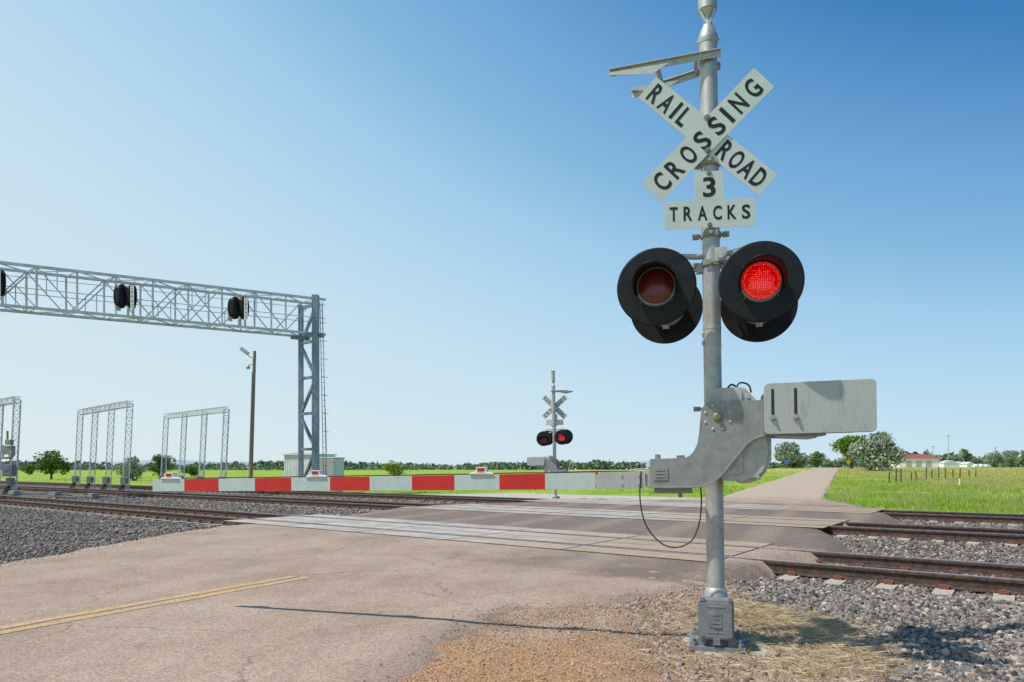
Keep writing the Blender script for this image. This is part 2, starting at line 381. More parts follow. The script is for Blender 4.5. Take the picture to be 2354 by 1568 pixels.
L=[(-13,-4),(-11,0),(-9.5,3.5),(-8.9,5),(-8.3,6.5),(-7.9,7.6),(-7.5,8.6),(-7.2,9.5),(-7.1,12),(-7,14.5),(-6.5,16.5),(-4.6,19.5),(-3.7,23.7),(-1.5,26),(4.5,28.5),(8.99,30)]
R=[(-3,-4),(-1.6,1.5),(-.72,4.3),(-.42,5.36),(-.15,6.4),(.3,6.68),(1.04,6.8),(1.5,7.25),(2.2,7.85),(2.94,8.95),(3.5,9.75),(5.9,12.1),(7.1,16.05),(10.3,18.4),(12.2,23.5),(13.65,30)]
for y in (36,45,60,80,100,120,135,150): 
    L.append((8.99+.486*(y-30),y)); R.append((13.65+.486*(y-30),y))
def dens(P_,sub):
    out=[]
    for (a,b) in zip(P_[:-1],P_[1:]):
        for k in range(sub): t=k/sub; out.append((a[0]+(b[0]-a[0])*t,a[1]+(b[1]-a[1])*t))
    out.append(P_[-1]); return out
Ld=dens(L,12);Rd=dens(R,12)
rows=[];nc=26
j=j2=0
for k,(l,r) in enumerate(zip(Ld,Rd)):
    nl=Vector((l[0]-r[0],l[1]-r[1])).normalized()
    j=.5*j+random.uniform(-.06,.06); j2=.5*j2+random.uniform(-.06,.06)
    l=(l[0]+nl.x*j,l[1]+nl.y*j); r=(r[0]+nl.x*j2,r[1]+nl.y*j2)
    row=[]
    zt=lambda x,y: float(.0134*max(0,min(y-30,100)))
    dl=.30
    row.append((l[0]+nl.x*.3,l[1]+nl.y*.3,zt(*l)-dl))
    for c_ in range(nc):
        t=c_/(nc-1); x=l[0]+(r[0]-l[0])*t; y=l[1]+(r[1]-l[1])*t
        e=-.015 if c_ in(0,nc-1) else 0
        row.append((x,y,zt(x,y)+e))
    row.append((r[0]-nl.x*.3,r[1]-nl.y*.3,zt(*r)-dl))
    rows.append(row)
V=[v for r_ in rows for v in r_]; w=nc+2; i=np.arange(len(V)).reshape(-1,w)
F=np.stack([i[:-1,:-1].ravel(),i[:-1,1:].ravel(),i[1:,1:].ravel(),i[1:,:-1].ravel()],1)
npmk('road',V,F,ASPH,None,True,kind='structure')
RP=np.array(Ld+Rd[::-1])
def inroad(x,y,grow=0):
    ins=np.zeros(len(x),bool); n=len(RP)
    for k in range(n):
        x1,y1=RP[k];x2,y2=RP[(k+1)%n]
        if y1==y2: continue
        c_=((y1>y)!=(y2>y))&(x<(x2-x1)*(y-y1)/(y2-y1)+x1); ins^=c_
    return ins
mb=MB()
d=Vector((1.66,2.82,0)).normalized(); n_=Vector((d.y,-d.x,0))
s0=Vector((-4.24,5.65,.004))-d*7
for off in (-.1,.1):
    for k in range(40):
        a=s0+d*(k*.256)+n_*(off+.004*math.sin(k)); b_=s0+d*((k+1)*.256)+n_*(off+.004*math.sin(k+1))
        wa=.064+.009*math.sin(k*1.7+off*9); wb=.064+.009*math.sin((k+1)*1.7+off*9)
        mb.add([a-n_*wa,a+n_*wa,b_+n_*wb,b_-n_*wb],[(0,1,2,3)])
mk('road_centre_marking',mb,YEL,recalc=False,kind='structure')

# ---------------------------------------------------------------- tracks
A0,A1=3.5,16.2
TP=[10.2,17.0,23.0]; GA=1.435+.07
prof=[(-.075,-.172),(.075,-.172),(.075,-.160),(.012,-.142),(.009,-.05),(.034,-.038),(.036,-.006),(.028,.010),(-.028,.010),(-.036,-.006),(-.034,-.038),(-.009,-.05),(-.012,-.142),(-.075,-.160)]
def rail(parent,p,a0,a1,seg):
    mb=MB(); n=len(prof); vs=[]
    for k in range(seg+1):
        a=a0+(a1-a0)*k/seg
        for (o,z) in prof:
            x,y=pa(p+o,a); vs.append((x,y,z))
    for k in range(seg):
        for i_ in range(n):
            j=(i_+1)%n; mb_i=1 if i_ in(7,) else 0
            mb.add([vs[k*n+i_],vs[k*n+j],vs[(k+1)*n+j],vs[(k+1)*n+i_]],[(0,1,2,3)],mb_i)
    return mk('rail',mb,[RUST,POLISH],parent)
ang=math.atan2(TD[1],TD[0])
mb=MB(); 
mb.prism([(-.13,-.2),(.13,-.2),(.105,0),(-.105,0)],-1.28,1.28,0)
for s_ in(-1,1):
    for o in(-1,1):
        yy=s_*.7525+o*.115
        mb.box((0,yy,.022),(.10,.07,.045),1); mb.cyl((-.06,yy,.04),(.06,yy,.04),.016,n=8,mi=1)
        mb.box((.0,yy-o*.03,.05),(.05,.09,.015),1)
tie_mesh=None
for ti,p0 in enumerate(TP):
    lab=['steel railroad track on concrete ties crossing the road','rusty steel track running through dark ballast','steel track beside the grass verge'][ti]
    root=empty('railroad_track',(0,0,0),label=lab,category='railroad track',group='railroad tracks at the crossing')
    pc=p0+GA/2
    for rp in (p0,p0+GA): rail(root,rp,-60,230,60)
    slots=[a for a in np.arange(-9,3.3,.61)]+[a for a in np.arange(16.6,16.6+.61*76,.61)]
    for a in slots[:98]:
        x,y=pa(pc,a)
        if tie_mesh is None:
            o=mk('tie',mb,[CONC,RUSTC],root); tie_mesh=o.data
        else:
            o=bpy.data.objects.new('tie',tie_mesh); col.objects.link(o); o.parent=root
        o.location=(x,y,-.172); o.rotation_euler=(0,0,ang+random.uniform(-.01,.01))
    cs=MB()
    def quad(p1,p2,a1,a2,z,mi):
        cs.add([(*pa(p1,a1),z),(*pa(p2,a1),z),(*pa(p2,a2),z),(*pa(p1,a2),z)],[(0,3,2,1)],mi)
    quad(p0-.76,p0+GA+.76,A0,A1,.004,0)  # dark sheet below the panels, colour stands in for shaded flangeway grooves
    na=5; la=(A1-A0)/na
    for k in range(na):
        a_=A0+k*la+.02; b2=A0+(k+1)*la-.02
        quad(p0-.72,p0-.08,a_,b2,.008,1)
        quad(p0+.13,p0+GA/2-.012,a_,b2,.008,1); quad(p0+GA/2+.012,p0+GA-.13,a_,b2,.008,1)
        quad(p0+GA+.08,p0+GA+.72,a_,b2,.008,1)
    mk('crossing_surface',cs,[RUBBER_SHADE,PANEL],recalc=False,kind='structure')

# ---------------------------------------------------------------- stones
phi=(1+5**.5)/2
ICO=np.array([(-1,phi,0),(1,phi,0),(-1,-phi,0),(1,-phi,0),(0,-1,phi),(0,1,phi),(0,-1,-phi),(0,1,-phi),(phi,0,-1),(phi,0,1),(-phi,0,-1),(-phi,0,1)])/1.9
ICF=np.array([(0,11,5),(0,5,1),(0,1,7),(0,7,10),(0,10,11),(1,5,9),(5,11,4),(11,10,2),(10,7,6),(7,1,8),(3,9,4),(3,4,2),(3,2,6),(3,6,8),(3,8,9),(4,9,5),(2,4,11),(6,2,10),(8,6,7),(9,8,1)])
def stones(name,x,y,z,size,mat,**props):
    n=len(x); B=np.repeat(ICO[None],n,0)*rng.uniform(.62,1.25,(n,12,1))
    B*=rng.uniform(.6,1.15,(n,1,3))*size[:,None,None]*.5
    q=rng.normal(size=(n,4)); q/=np.linalg.norm(q,axis=1)[:,None]; w_,a,b_,c_=q.T
    Rm=np.stack([1-2*(b_*b_+c_*c_),2*(a*b_-c_*w_),2*(a*c_+b_*w_),2*(a*b_+c_*w_),1-2*(a*a+c_*c_),2*(b_*c_-a*w_),2*(a*c_-b_*w_),2*(b_*c_+a*w_),1-2*(a*a+b_*b_)],1).reshape(n,3,3)
    B=np.einsum('nij,nkj->nki',Rm,B); B+=np.stack([x,y,z],1)[:,None,:]
    F=(ICF[None]+12*np.arange(n)[:,None,None]).reshape(-1,3)
    return npmk(name,B.reshape(-1,3),F,mat,None,False,kind='stuff',**props)
def samp(n,x0,x1,y0,y1,pw=1.0):
    u=rng.uniform(size=n); 
    y=1/((1/y0)+(1/y1-1/y0)*u) if pw==1 else rng.uniform(y0,y1,n)
    x=rng.uniform(x0,x1,n)*1.0
    return x,y
def ballz(x,y):
    p=TN[0]*x+TN[1]*y;a=TD[0]*x+TD[1]*y; return bz(p,a)
XS=[];YS=[];ZS=[];SS=[]
def addst(n,x0,x1,y0,y1,s0,s1,cond,pw=1):
    x,y=samp(n,x0,x1,y0,y1,pw)
    p=TN[0]*x+TN[1]*y;a=TD[0]*x+TD[1]*y
    k=(~inroad(x,y))&(np.abs(x/y)<.82)&cond(x,y,p,a)
    for p0 in TP:
        pc=p0+GA/2; fr=np.where(a<5,(a+9)%.61,(a-16.6)%.61); onT=((fr<.13)|(fr>.48))&(np.abs(p-pc)<1.28)
        k&=~onT; k&=~((np.abs(p-p0)<.07)|(np.abs(p-p0-GA)<.07))
    x=x[k];y=y[k];z=ballz(x,y)+rng.uniform(-.01,.022,len(x))
    XS.append(x);YS.append(y);ZS.append(z);SS.append(s0+(s1-s0)*rng.uniform(0,1,len(x))**1.7)
addst(76000,2.2,8.5,3.7,11.5,.026,.078,lambda x,y,p,a:(rng.uniform(size=len(x))<sstep(np.maximum(x-.12*np.sin(y*3),(p-6.0)*1.0),2.2,2.8))&(a<4.5)&(p<12.3))
addst(20000,4,16,10,22,.04,.09,lambda x,y,p,a:(a<5)&(p>11)&(p<27))
addst(44000,-24,-6,8,30,.035,.08,lambda x,y,p,a:(a>8)&(p<13.5))
addst(16000,-26,0,17,36,.06,.11,lambda x,y,p,a:(a>13)&(p>12)&(p<26.5))
stones('ballast_gravel',np.concatenate(XS),np.concatenate(YS),np.concatenate(ZS),np.concatenate(SS),STONE)
x=rng.uniform(-1.6,3,16000);y=rng.uniform(3.8,8.2,16000);k=(~inroad(x,y))
k&=rng.uniform(size=len(x))<np.where(x<1.4,.9,.5)
x=x[k];y=y[k]; stones('loose_pebbles',x,y,SH(x,y)+.003,rng.uniform(.008,.022,len(x)),PEB)
x=rng.uniform(1.0,3.2,3200);y=rng.uniform(4,8.6,3200);k=(~inroad(x,y));x=x[k];y=y[k]
x2=rng.normal(1.5,.5,500);y2=rng.normal(7.1,.35,500);k=(~inroad(x2,y2));x=np.r_[x,x2[k]];y=np.r_[y,y2[k]]
stones('dirt_stones',x,y,SH(x,y)+.004,rng.uniform(.02,.055,len(x)),CLOD)
RdA=np.array(Rd);LdA=np.array(Ld)
t=rng.integers(0,125,700); x=RdA[t,0]-np.abs(rng.normal(0,.18,700)); y=RdA[t,1]+rng.normal(0,.12,700)
t=rng.integers(60,132,1100); x=np.r_[x,LdA[t,0]+np.abs(rng.normal(0,.3,1100))]; y=np.r_[y,LdA[t,1]+rng.normal(0,.2,1100)]
k=inroad(x,y);x=x[k];y=y[k]; stones('stray_stones',x,y,np.full(len(x),.002),rng.uniform(.006,.02,len(x)),CLOD)

# ---------------------------------------------------------------- blades
def blades(name,x,y,z,h,wd,lean,mat,**props):
    n=len(x); th=rng.uniform(0,2*math.pi,n); ph=rng.uniform(0,2*math.pi,n)
    dx=np.cos(th)*wd/2;dy=np.sin(th)*wd/2; lx=np.cos(ph)*lean*h; ly=np.sin(ph)*lean*h
    hz=h*np.sqrt(np.clip(1-lean**2,0.0,1))
    V=np.stack([np.stack([x-dx,y-dy,z],1),np.stack([x+dx,y+dy,z],1),np.stack([x+dx*.6+lx*.5,y+dy*.6+ly*.5,z+hz*.62],1),np.stack([x+lx,y+ly,z+hz],1)],1).reshape(-1,3)
    F=(np.array([[0,1,2,3]])+4*np.arange(n)[:,None])
    return npmk(name,V,F,mat,None,False,kind='stuff',**props)
xs=[];ys=[]
for a in ((12500,2.45,6.2,.34,.38),(2600,2.7,5.3,.24,.4),(1000,1.6,5.2,.5,.45),(1300,2.2,4.6,.45,.3),(900,2.3,6.9,.3,.3)):
    x=rng.normal(a[1],a[3],a[0]);y=rng.normal(a[2],a[4],a[0]); xs.append(x);ys.append(y)
x=np.concatenate(xs);y=np.concatenate(ys);k=(~inroad(x,y))&(y>3.6)&(x>.2)
x=x[k];y=y[k]; n=len(x)
pile=np.exp(-(((x-2.45)/.42)**2+((y-6.2)/.4)**2))
z=np.maximum(SH(x,y),ballz(x,y))+rng.uniform(.002,.012,n)+pile*rng.uniform(0,.10,n)
blades('dry_straw',x,y,z,rng.uniform(.06,.20,n),rng.uniform(.003,.006,n),rng.uniform(.965,1.0,n),STRAW)
cx=rng.uniform(1.1,3,34);cy=rng.uniform(4.2,6.3,34); kk=rng.integers(0,34,700)
x=cx[kk]+rng.normal(0,.03,700);y=cy[kk]+rng.normal(0,.03,700);k=~inroad(x,y);x=x[k];y=y[k];n=len(x)
blades('weeds',x,y,SH(x,y),rng.uniform(.03,.08,n),rng.uniform(.004,.007,n),rng.uniform(.3,.9,n),WEED)
def verge(n,x0,x1,y0,y1,cond):
    u=rng.uniform(size=n); y=1/((1/y0)+(1/y1-1/y0)*u); x=rng.uniform(x0,x1,n)*y
    p=TN[0]*x+TN[1]*y; k=(~inroad(x,y))&(p>27.6)&cond(x,y,p); return x[k],y[k]
x1_,y1_=verge(90000,.43,.80,20,110,lambda x,y,p:(x>10)&(x<28+.32*y))
x2_,y2_=verge(26000,.20,.46,28,140,lambda x,y,p:(x<8.9+.486*(y-30))&(p>30))
x3_,y3_=verge(26000,-.80,.2,36,120,lambda x,y,p:(p>29))
x=np.concatenate([x1_,x2_,x3_]);y=np.concatenate([y1_,y2_,y3_]);n=len(x)
cl=.55+.45*np.sin(x*.8+np.sin(y*.5)*2)*np.sin(y*.6+np.sin(x*.37)*2)
sc=np.clip(y/28,.9,3)
h=rng.uniform(.06,.24,n)*np.clip(cl+.15,.2,1.15)
blades('verge_grass',x,y,G(x,y)-.02,h,rng.uniform(.015,.03,n)*sc,rng.uniform(0,.75,n),BLADE)
x,y=verge(42000,.43,.80,42,140,lambda x,y,p:x>18+.25*y); n=len(x)
blades('dry_field_grass',x,y,G(x,y)-.02,rng.uniform(.10,.28,n),rng.uniform(.02,.03,n)*np.clip(y/28,.9,4),rng.uniform(0,.6,n),BLADEY)
cx=rng.uniform(.44,.8,150);cyy=1/((1/22)+(1/60-1/22)*rng.uniform(size=150)); kk=rng.integers(0,150,3600)
x=cx[kk]*cyy[kk]+rng.normal(0,.25,3600); y=cyy[kk]+rng.normal(0,.25,3600); p=TN[0]*x+TN[1]*y; k=(~inroad(x,y))&(p>27.8); x=x[k];y=y[k];n=len(x)
blades('seed_heads',x,y,G(x,y),rng.uniform(.18,.42,n),rng.uniform(.010,.018,n)*np.clip(y/28,1,2),rng.uniform(0,.45,n),BLADEY)

# ---------------------------------------------------------------- trees
def leafquads(C,size):
    n=len(C); a=rng.normal(size=(n,3));a/=np.linalg.norm(a,axis=1)[:,None]
    b_=rng.normal(size=(n,3)); b_-=a*(a*b_).sum(1)[:,None]; b_/=np.linalg.norm(b_,axis=1)[:,None]
    s_=size[:,None]; V=np.stack([C-a*s_,C+b_*s_*.55,C+a*s_,C-b_*s_*.55],1).reshape(-1,3)
    return V,(np.array([[0,1,2,3]])+4*np.arange(n)[:,None])
def tree(x,y,h,w,mat,label,seed,n=3200,leaf=.22,base=.08,z=None):
    r=np.random.default_rng(seed); z=float(G(np.array(x),np.array(y))) if z is None else z
    root=empty('tree',(x,y,z),label=label,category='tree')
    ncl=16; cl=[]
    while len(cl)<ncl:
        v=r.uniform(-1,1,3)
        if np.linalg.norm(v)<1 :
            k=1-.35*max(0,v[2]); cl.append((v[0]*w*.38*k,v[1]*w*.38*k,h*(base+.5*(1-base))+v[2]*h*(1-base)*.36))
    cl=np.array(cl); cr=r.uniform(.14,.26,ncl)*w
    mb=MB(); tr=.035*h
    mb.cyl((0,0,-.1),(.02*h,0,h*.45),tr,tr*.5,8)
    for i_ in range(0,ncl):
        s_=Vector((0,0,h*r.uniform(.08,.4))); e=Vector(cl[i_]); mid=(s_+e)/2+Vector((0,0,-.04*h))
        mb.cyl(s_,mid,tr*.4,tr*.25,5); mb.cyl(mid,e,tr*.25,tr*.08,5)
    mk('trunk',mb,BARK,root)
    idx=r.integers(0,ncl,n); d_=r.normal(size=(n,3)); d_/=np.linalg.norm(d_,axis=1)[:,None]
    C=cl[idx]+d_*(cr[idx]*r.uniform(.35,1.1,n)**.7)[:,None]*np.array([1,1,.8])
    C[:,2]=np.maximum(C[:,2],h*base*.5)
    V,F=leafquads(C,r.uniform(.5,1.2,n)*leaf); npmk('crown',V,F,mat,root)
def at(px,Y): return ((px-1177)/1569*Y,Y)
T=[(1957,118,7.0,6.2,LF_B,'bright green leafy tree beside the road',.06),
   (2014,95,5.0,7.6,LF_S,'silvery green bushy tree at the field edge',.03),
   (1822,125,4.6,7.2,LF_S,'silvery round shrub-like tree by the road',.03),
   (1876,150,4.0,4.2,LF_G,'dark green small tree behind shrubs',.03),
   (118,95,4.4,4.6,LF_G,'round green tree standing alone in the field',.03),
   (372,90,4.2,3.6,LF_G,'green bush beside the lattice frames',.03),
   (305,85,3.0,3.6,LF_S,'low grey green bush in the grass',.0),
   (905,110,2.9,3.3,LF_Y,'small yellow green tree in the field',.05),
   (2288,150,4.2,4.6,LF_S,'silvery small tree near the fence',.03),
   (2326,160,4.8,4.6,LF_S,'silvery small tree near the fence',.03),
   (68,150,2.2,3.5,LF_G,'low green bush in the field',.0),
   (440,120,2.4,3.2,LF_G,'low green bush in the field',.0)]
for k,(px,Y,h,w,m_,lab,ba) in enumerate(T):
    x,y=at(px,Y); tree(x,y,h,w,m_,lab,100+k,n=3600 if w>5 else 2200,leaf=.2*w/5,base=ba)
def treeline(name,x0,x1,yf,hf,step,seed,q=60):
    r=np.random.default_rng(seed); Cs=[];Ss=[]
    x=x0
    while x<x1:
        Y=yf(x)+r.uniform(-25,25); h=hf(x)*r.uniform(.7,1.1); w=step*r.uniform(1.2,2.6)
        g=float(G(np.array(x),np.array(Y)))
        d_=r.normal(size=(q,3)); d_/=np.linalg.norm(d_,axis=1)[:,None]
        c=np.array([x,Y,g+h*.42])+d_*np.array([w*.6,w*.4,h*.52])*(r.uniform(.3,1,(q,1))**.5)
        Cs.append(c);Ss.append(r.uniform(.14,.32,q)*h); x+=step*r.uniform(.4,.8)
    C=np.concatenate(Cs); V,F=leafquads(C,np.concatenate(Ss)); npmk(name,V,F,LF_F,None,False,kind='stuff')
treeline('distant_woodland',-520,520,lambda x:520,lambda x:6.2+1.2*math.sin(x*.03),6,5,75)
treeline('distant_woodland',210,420,lambda x:380,lambda x:9,6,6)
treeline('distant_woodland',-520,-60,lambda x:430,lambda x:3.6,5,8,40)
mb=MB(); pts=[]
for k in range(81):
    x=-4200+k*110; hgt=24+9*math.sin(k*.31)+5*math.sin(k*.83+1)+3*math.sin(k*1.9); pts.append((x,hgt if x<1800 else 14+3*math.sin(k)))
for k in range(80):
    (xa,ha),(xb,hb)=pts[k],pts[k+1]
    mb.add([(xa,2600,-2),(xb,2600,-2),(xb,3100,hb),(xa,3100,ha)],[(0,1,2,3)],0,True)
    mb.add([(xa,3100,ha),(xb,3100,hb),(xb,3900,-2),(xa,3900,-2)],[(0,1,2,3)],0,True)
mk('distant_hills',mb,HAZY_HILL,recalc=False,kind='structure')

# ---------------------------------------------------------------- lettering
_gl={}
def glyph(ch,bold=.024):
    if ch in _gl: return _gl[ch]
    cu=bpy.data.curves.new('g','FONT'); cu.body=ch; cu.size=1; cu.offset=bold; cu.resolution_u=4; cu.fill_mode='FRONT'
    o=bpy.data.objects.new('g',cu); col.objects.link(o)
    dg=bpy.context.evaluated_depsgraph_get(); dg.update(); me=bpy.data.meshes.new_from_object(o.evaluated_get(dg))
    V=np.array([tuple(v.co)[:2] for v in me.vertices]); F=[tuple(p.vertices) for p in me.polygons]
    bpy.data.objects.remove(o); bpy.data.curves.remove(cu); bpy.data.meshes.remove(me)
    lo=V.min(0);hi=V.max(0); V=(V-(lo+hi)/2)/(hi[1]-lo[1])
    _gl[ch]=(V,F); return _gl[ch]
# highway-style proportions: every letter close to the same narrow width
WT={'C':.60,'R':.60,'O':.62,'S':.58,'I':None,'N':.60,'G':.62,'A':.66,'L':.50,'D':.60,'T':.56,'K':.62,'3':.60}
def letter(mb,ch,cx,cz,h,y,ang=0,mirror=False,tight=1.0):
    V,F=glyph(ch); c,s_=math.cos(ang),math.sin(ang); vs=[]
    wd=V[:,0].max()-V[:,0].min(); t=WT.get(ch); ws=(t/wd if t else 1.0)*tight
    for (x,z) in V:
        x*=h*ws;z*=h; X_=cx+x*c-z*s_; Z_=cz+x*s_+z*c
        vs.append((-X_ if mirror else X_,y,Z_))
    mb.add(vs,F)

# ---------------------------------------------------------------- crossing signal
def rrect(x0,x1,z0,z1,r,n=5):
    out=[]
    for cx,cz,a0 in ((x1-r,z1-r,0),(x0+r,z1-r,90),(x0+r,z0+r,180),(x1-r,z0+r,270)):
        for k in range(n+1):
            a=rad(a0+90*k/n); out.append((cx+r*math.cos(a),cz+r*math.sin(a)))
    return out
def lamp(root,x,y,z,sg,lit,lab=None):
    ax=(0,sg,0)
    mb=MB(); mb.lathe((x,y,z),ax,[(.05,-.20),(.09,-.19),(.135,-.10),(.15,-.02),(.15,-.004)],28)
    mb.box((x,y-sg*.16,z-.10),(.04,.05,.05)); mb.cyl((x,y-sg*.16,z),(x,y-sg*.28,z),.035,n=10)
    mb.box((x,y-sg*.07,z-.165),(.05,.03,.03)); mb.cyl((x,y-sg*.07,z-.18),(x,y-sg*.07,z-.15),.012,n=8)
    h=mk('flashing_light',mb,[CASTL],root)
    if lab: h['label']=lab
    b_=MB(); 
    b_.lathe((x,y,z),ax,[(.147,.0),(.280,.0)],64,0,False,False)
    b_.lathe((x,y,z),ax,[(.280,.0),(.287,-.003),(.290,-.008)],64,0,True,False)
    b_.lathe((x,y,z),ax,[(.290,-.008),(.288,-.012),(.147,-.005)],64,0,False,False)
    mk('backboard',b_,BLACK,h)
    r_=MB(); r_.lathe((x,y,z),ax,[(.130,.012),(.130,.022),(.138,.024),(.147,.002)],40,0,True,False)
    for k in range(4):
        a=rad(45+90*k); r_.cyl((x+.160*math.cos(a),y+sg*.001,z+.160*math.sin(a)),(x+.160*math.cos(a),y+sg*.010,z+.160*math.sin(a)),.005,n=6)
    mk('rim',r_,[BOXG],h)
    l_=MB(); l_.lathe((x,y,z),ax,[(.132,.014),(.12,.024),(.09,.032),(.05,.038),(.0005,.040)],40,0,True,False)
    mk('lens',l_,LLENS if lit else DLENS,h)
    v=MB(); n=36; vs=[];a0,a1=-22,202
    for k in range(n+1):
        a=rad(a0+(a1-a0)*k/n); s_=max(0,(math.sin(a)+.375)/1.375)
        Ln=.04+.31*s_**.75
        for rr,yy in ((.150,.002),(.153,Ln*.5+.002),(.157,Ln)): vs.append((x+rr*math.cos(a),y+sg*yy,z+rr*math.sin(a)-yy*.20))
    v.add(vs,[(k*3+j,k*3+j+1,k*3+j+4,k*3+j+3) for k in range(n) for j in range(2)],0,True)
    o=mk('hood',v,BLACK,h,recalc=False); so=o.modifiers.new('s','SOLIDIFY'); so.thickness=.006; so.offset=0
def signal(loc,rot,scale,litpos,label,face):
    root=empty('crossing_signal',loc,rot,scale,label=label,category='railroad crossing signal',group='railroad crossing signals at the road')
    mb=MB(); R_=.066
    mb.cyl((0,0,.36),(0,0,4.62),R_,n=32)
    mb.lathe((0,0,0),(0,0,1),[(.085,.30),(.085,.40),(.075,.43),(.068,.44)],28)
    mb.lathe((0,0,0),(0,0,1),[(.069,4.58),(.074,4.60),(.074,4.63),(.05,4.70),(.032,4.74),(.030,4.76),(.036,4.79),(.062,4.84)],24)
    mb.cyl((0,0,4.84),(0,0,5.22),.07,n=28); mb.cyl((0,0,5.22),(0,0,5.24),.085,n=28)
    for s_ in(-1,1): mb.bar((s_*.055,-.03,4.83),(s_*.01,-.03,4.72),.018); 
    mb.cyl((-.09,-.02,4.60),(.09,-.02,4.60),.008,n=8)
    for zz in (2.40,2.27): mb.lathe((0,0,0),(0,0,1),[(.0675,zz),(.0685,zz+.004),(.0685,zz+.012),(.0675,zz+.016)],28)
    for zz in (2.30,2.36): mb.box((-.07,-.03,zz),(.012,.012,.03))
    mk('mast',mb,GALV,root)
    for zz,w_ in ((3.665,.09),(3.12,.11),(2.90,.11),(1.80,.12)):
        mb=MB()
        mb.lathe((0,0,0),(0,0,1),[(.066,zz-.02),(.078,zz-.018),(.078,zz+.018),(.066,zz+.02)],24,0,True,False)
        for s_ in(-1,1): mb.box((s_*w_,-.0,zz),(.05,.035,.035)); mb.cyl((s_*w_,-.05,zz),(s_*w_,.05,zz),.009,n=8)
        mb.box((0,-.078,zz),(.10,.012,.045)); mb.cyl((0,-.082,zz),(0,-.10,zz),.014,n=8)
        for s_ in(-1,1): mb.bar((s_*.07,-.0,zz),(s_*w_,0,zz),.02)
        mk('clamp',mb,TAN,root,.002)
    mb=MB(); mb.prism(rrect(-.13,.125,.085,.375,.03),-.20,-.03)
    mb.prism(rrect(-.115,.11,.10,.36,.02),-.212,-.20); mb.prism(rrect(-.05,.04,.18,.29,.004),-.216,-.212)
    mb.lathe((0,0,0),(0,0,1),[(.16,.03),(.12,.08),(.10,.30)],20)
    for k in range(4): mb.box((-.005+(.01 if k%2 else 0),-.2175,.27-.03*k),(.06 if k!=1 else .03,.004,.008))
    mb.box((-.005,-.2135,.33),(.13,.004,.012)); mb.box((-.005,-.2135,.14),(.13,.004,.010))
    for s_ in (-1,1):
        mb.box((s_*.10,-.19,.385),(.03,.05,.03)); mb.cyl((s_*.10,-.22,.12),(s_*.10,-.205,.12),.012,n=8)
    mb.box((0,-.205,.075),(.05,.03,.05))
    mk('base_box',mb,BOXG,root,.004)
    mb=MB(); mb.box((0,0,.015),(.40,.40,.03))
    for sx in(-1,1):
        for sy in(-1,1):
            mb.prism([(sx*.08,.03),(sx*.19,.03),(sx*.08,.14)],sy*.15-.01,sy*.15+.01)
            mb.cyl((sx*.165,sy*.165,.0),(sx*.165,sy*.165,.085),.014,n=8); mb.cyl((sx*.165,sy*.165,.03),(sx*.165,sy*.165,.055),.026,n=6,sm=False)
    mk('base_plate',mb,BOXG,root)
    mb=MB()
    for (p,q) in (((.09,-.09,4.45),(-.74,-.12,4.42)),((.09,.09,4.45),(-.60,.24,4.42))):
        p=Vector(p);q=Vector(q); e=p+(q-p)*.45
        mb.bar(p,q,.006,h=.05); mb.bar(p+Vector((0,0,.024)),q+Vector((0,0,.024)),.05,h=.006)
        mb.prism([(e.x,e.z-.02),(e.x-.13,e.z-.085),(q.x,q.z-.02),(q.x,q.z)],e.y-.004+(-.03),e.y+.002-.03)
        for k in range(9):
            c=p+(q-p)*(.03+.045*k); mb.cyl(c+Vector((0,-.008,-.004)),c+Vector((0,.008,-.004)),.008,n=8)
    for k in (-.05,-.09): mb.bar((k,-.1,4.45),(k,.1,4.45),.03)
    mb.bar((-.38,-.11,4.44),(-.36,.2,4.44),.03)
    mk('bracket_arm',mb,GALV2,root)
    # crossbuck, turned on its bracket
    cb=empty('crossbuck',(-.035,0,0),(0,0,face)); cb.parent=root
    ZC=3.845; AA=rad(44.5); AB=rad(-41.5); HL=.59
    def blade(ang_,y,nm):
        mb=MB(); c,s_=math.cos(ang_),math.sin(ang_)
        pts=[(x*c-z*s_, ZC+x*s_+z*c) for x,z in rrect(-HL,HL,-.103,.103,.010,3)]
        mb.prism(pts,y-.002,y+.002); return mk(nm,mb,SIGNW,cb)
    blade(AA,-.100,'sign_blade'); blade(AB,-.088,'sign_blade')
    CO=[-.48,-.345,-.20,-.055,.095,.205,.325,.475]
    RA=[-.505,-.395,-.305,-.225]; RO=[.175,.285,.39,.50]
    def put(mb,word,offs,ang_,h,y,mirror,tight):
        for ch,o in zip(word,offs): letter(mb,ch,o*math.cos(ang_),ZC+o*math.sin(ang_),h,y,ang_,mirror,tight)
    mb=MB(); put(mb,'CROSSING',CO,AA,.148,-.1035,False,1.05)
    put(mb,'RAIL',RA,AB,.148,-.0915,False,.9); put(mb,'ROAD',RO,AB,.148,-.0915,False,.95)
    mk('lettering',mb,LETTER,cb,recalc=False)
    mb=MB(); put(mb,'CROSSING',CO,-AB,.148,-.0855,True,1.05)
    put(mb,'RAIL',RA,-AA,.148,-.0975,True,.9); put(mb,'ROAD',RO,-AA,.148,-.0975,True,.95)
    mk('lettering',mb,LETTER,cb,recalc=False)
    for zz in (ZC+.13,ZC-.115):
        mb=MB(); mb.cyl((0,-.115,zz),(0,-.05,zz),.012,n=8); mb.cyl((0,-.108,zz),(0,-.102,zz),.024,n=12)
        mk('bolt',mb,BOXG,cb)
    # track count sign
    mb=MB(); w_=.334
    mb.prism([(-w_,3.175),(w_,3.175),(w_,3.385),(.106,3.385),(.106,3.60),(-.106,3.60),(-.106,3.385),(-w_,3.385)],-.100,-.096)
    ts=mk('track_count_sign',mb,SIGNW,root); ts.rotation_euler=(0,0,face); ts.location=(-.028,0,-.025)
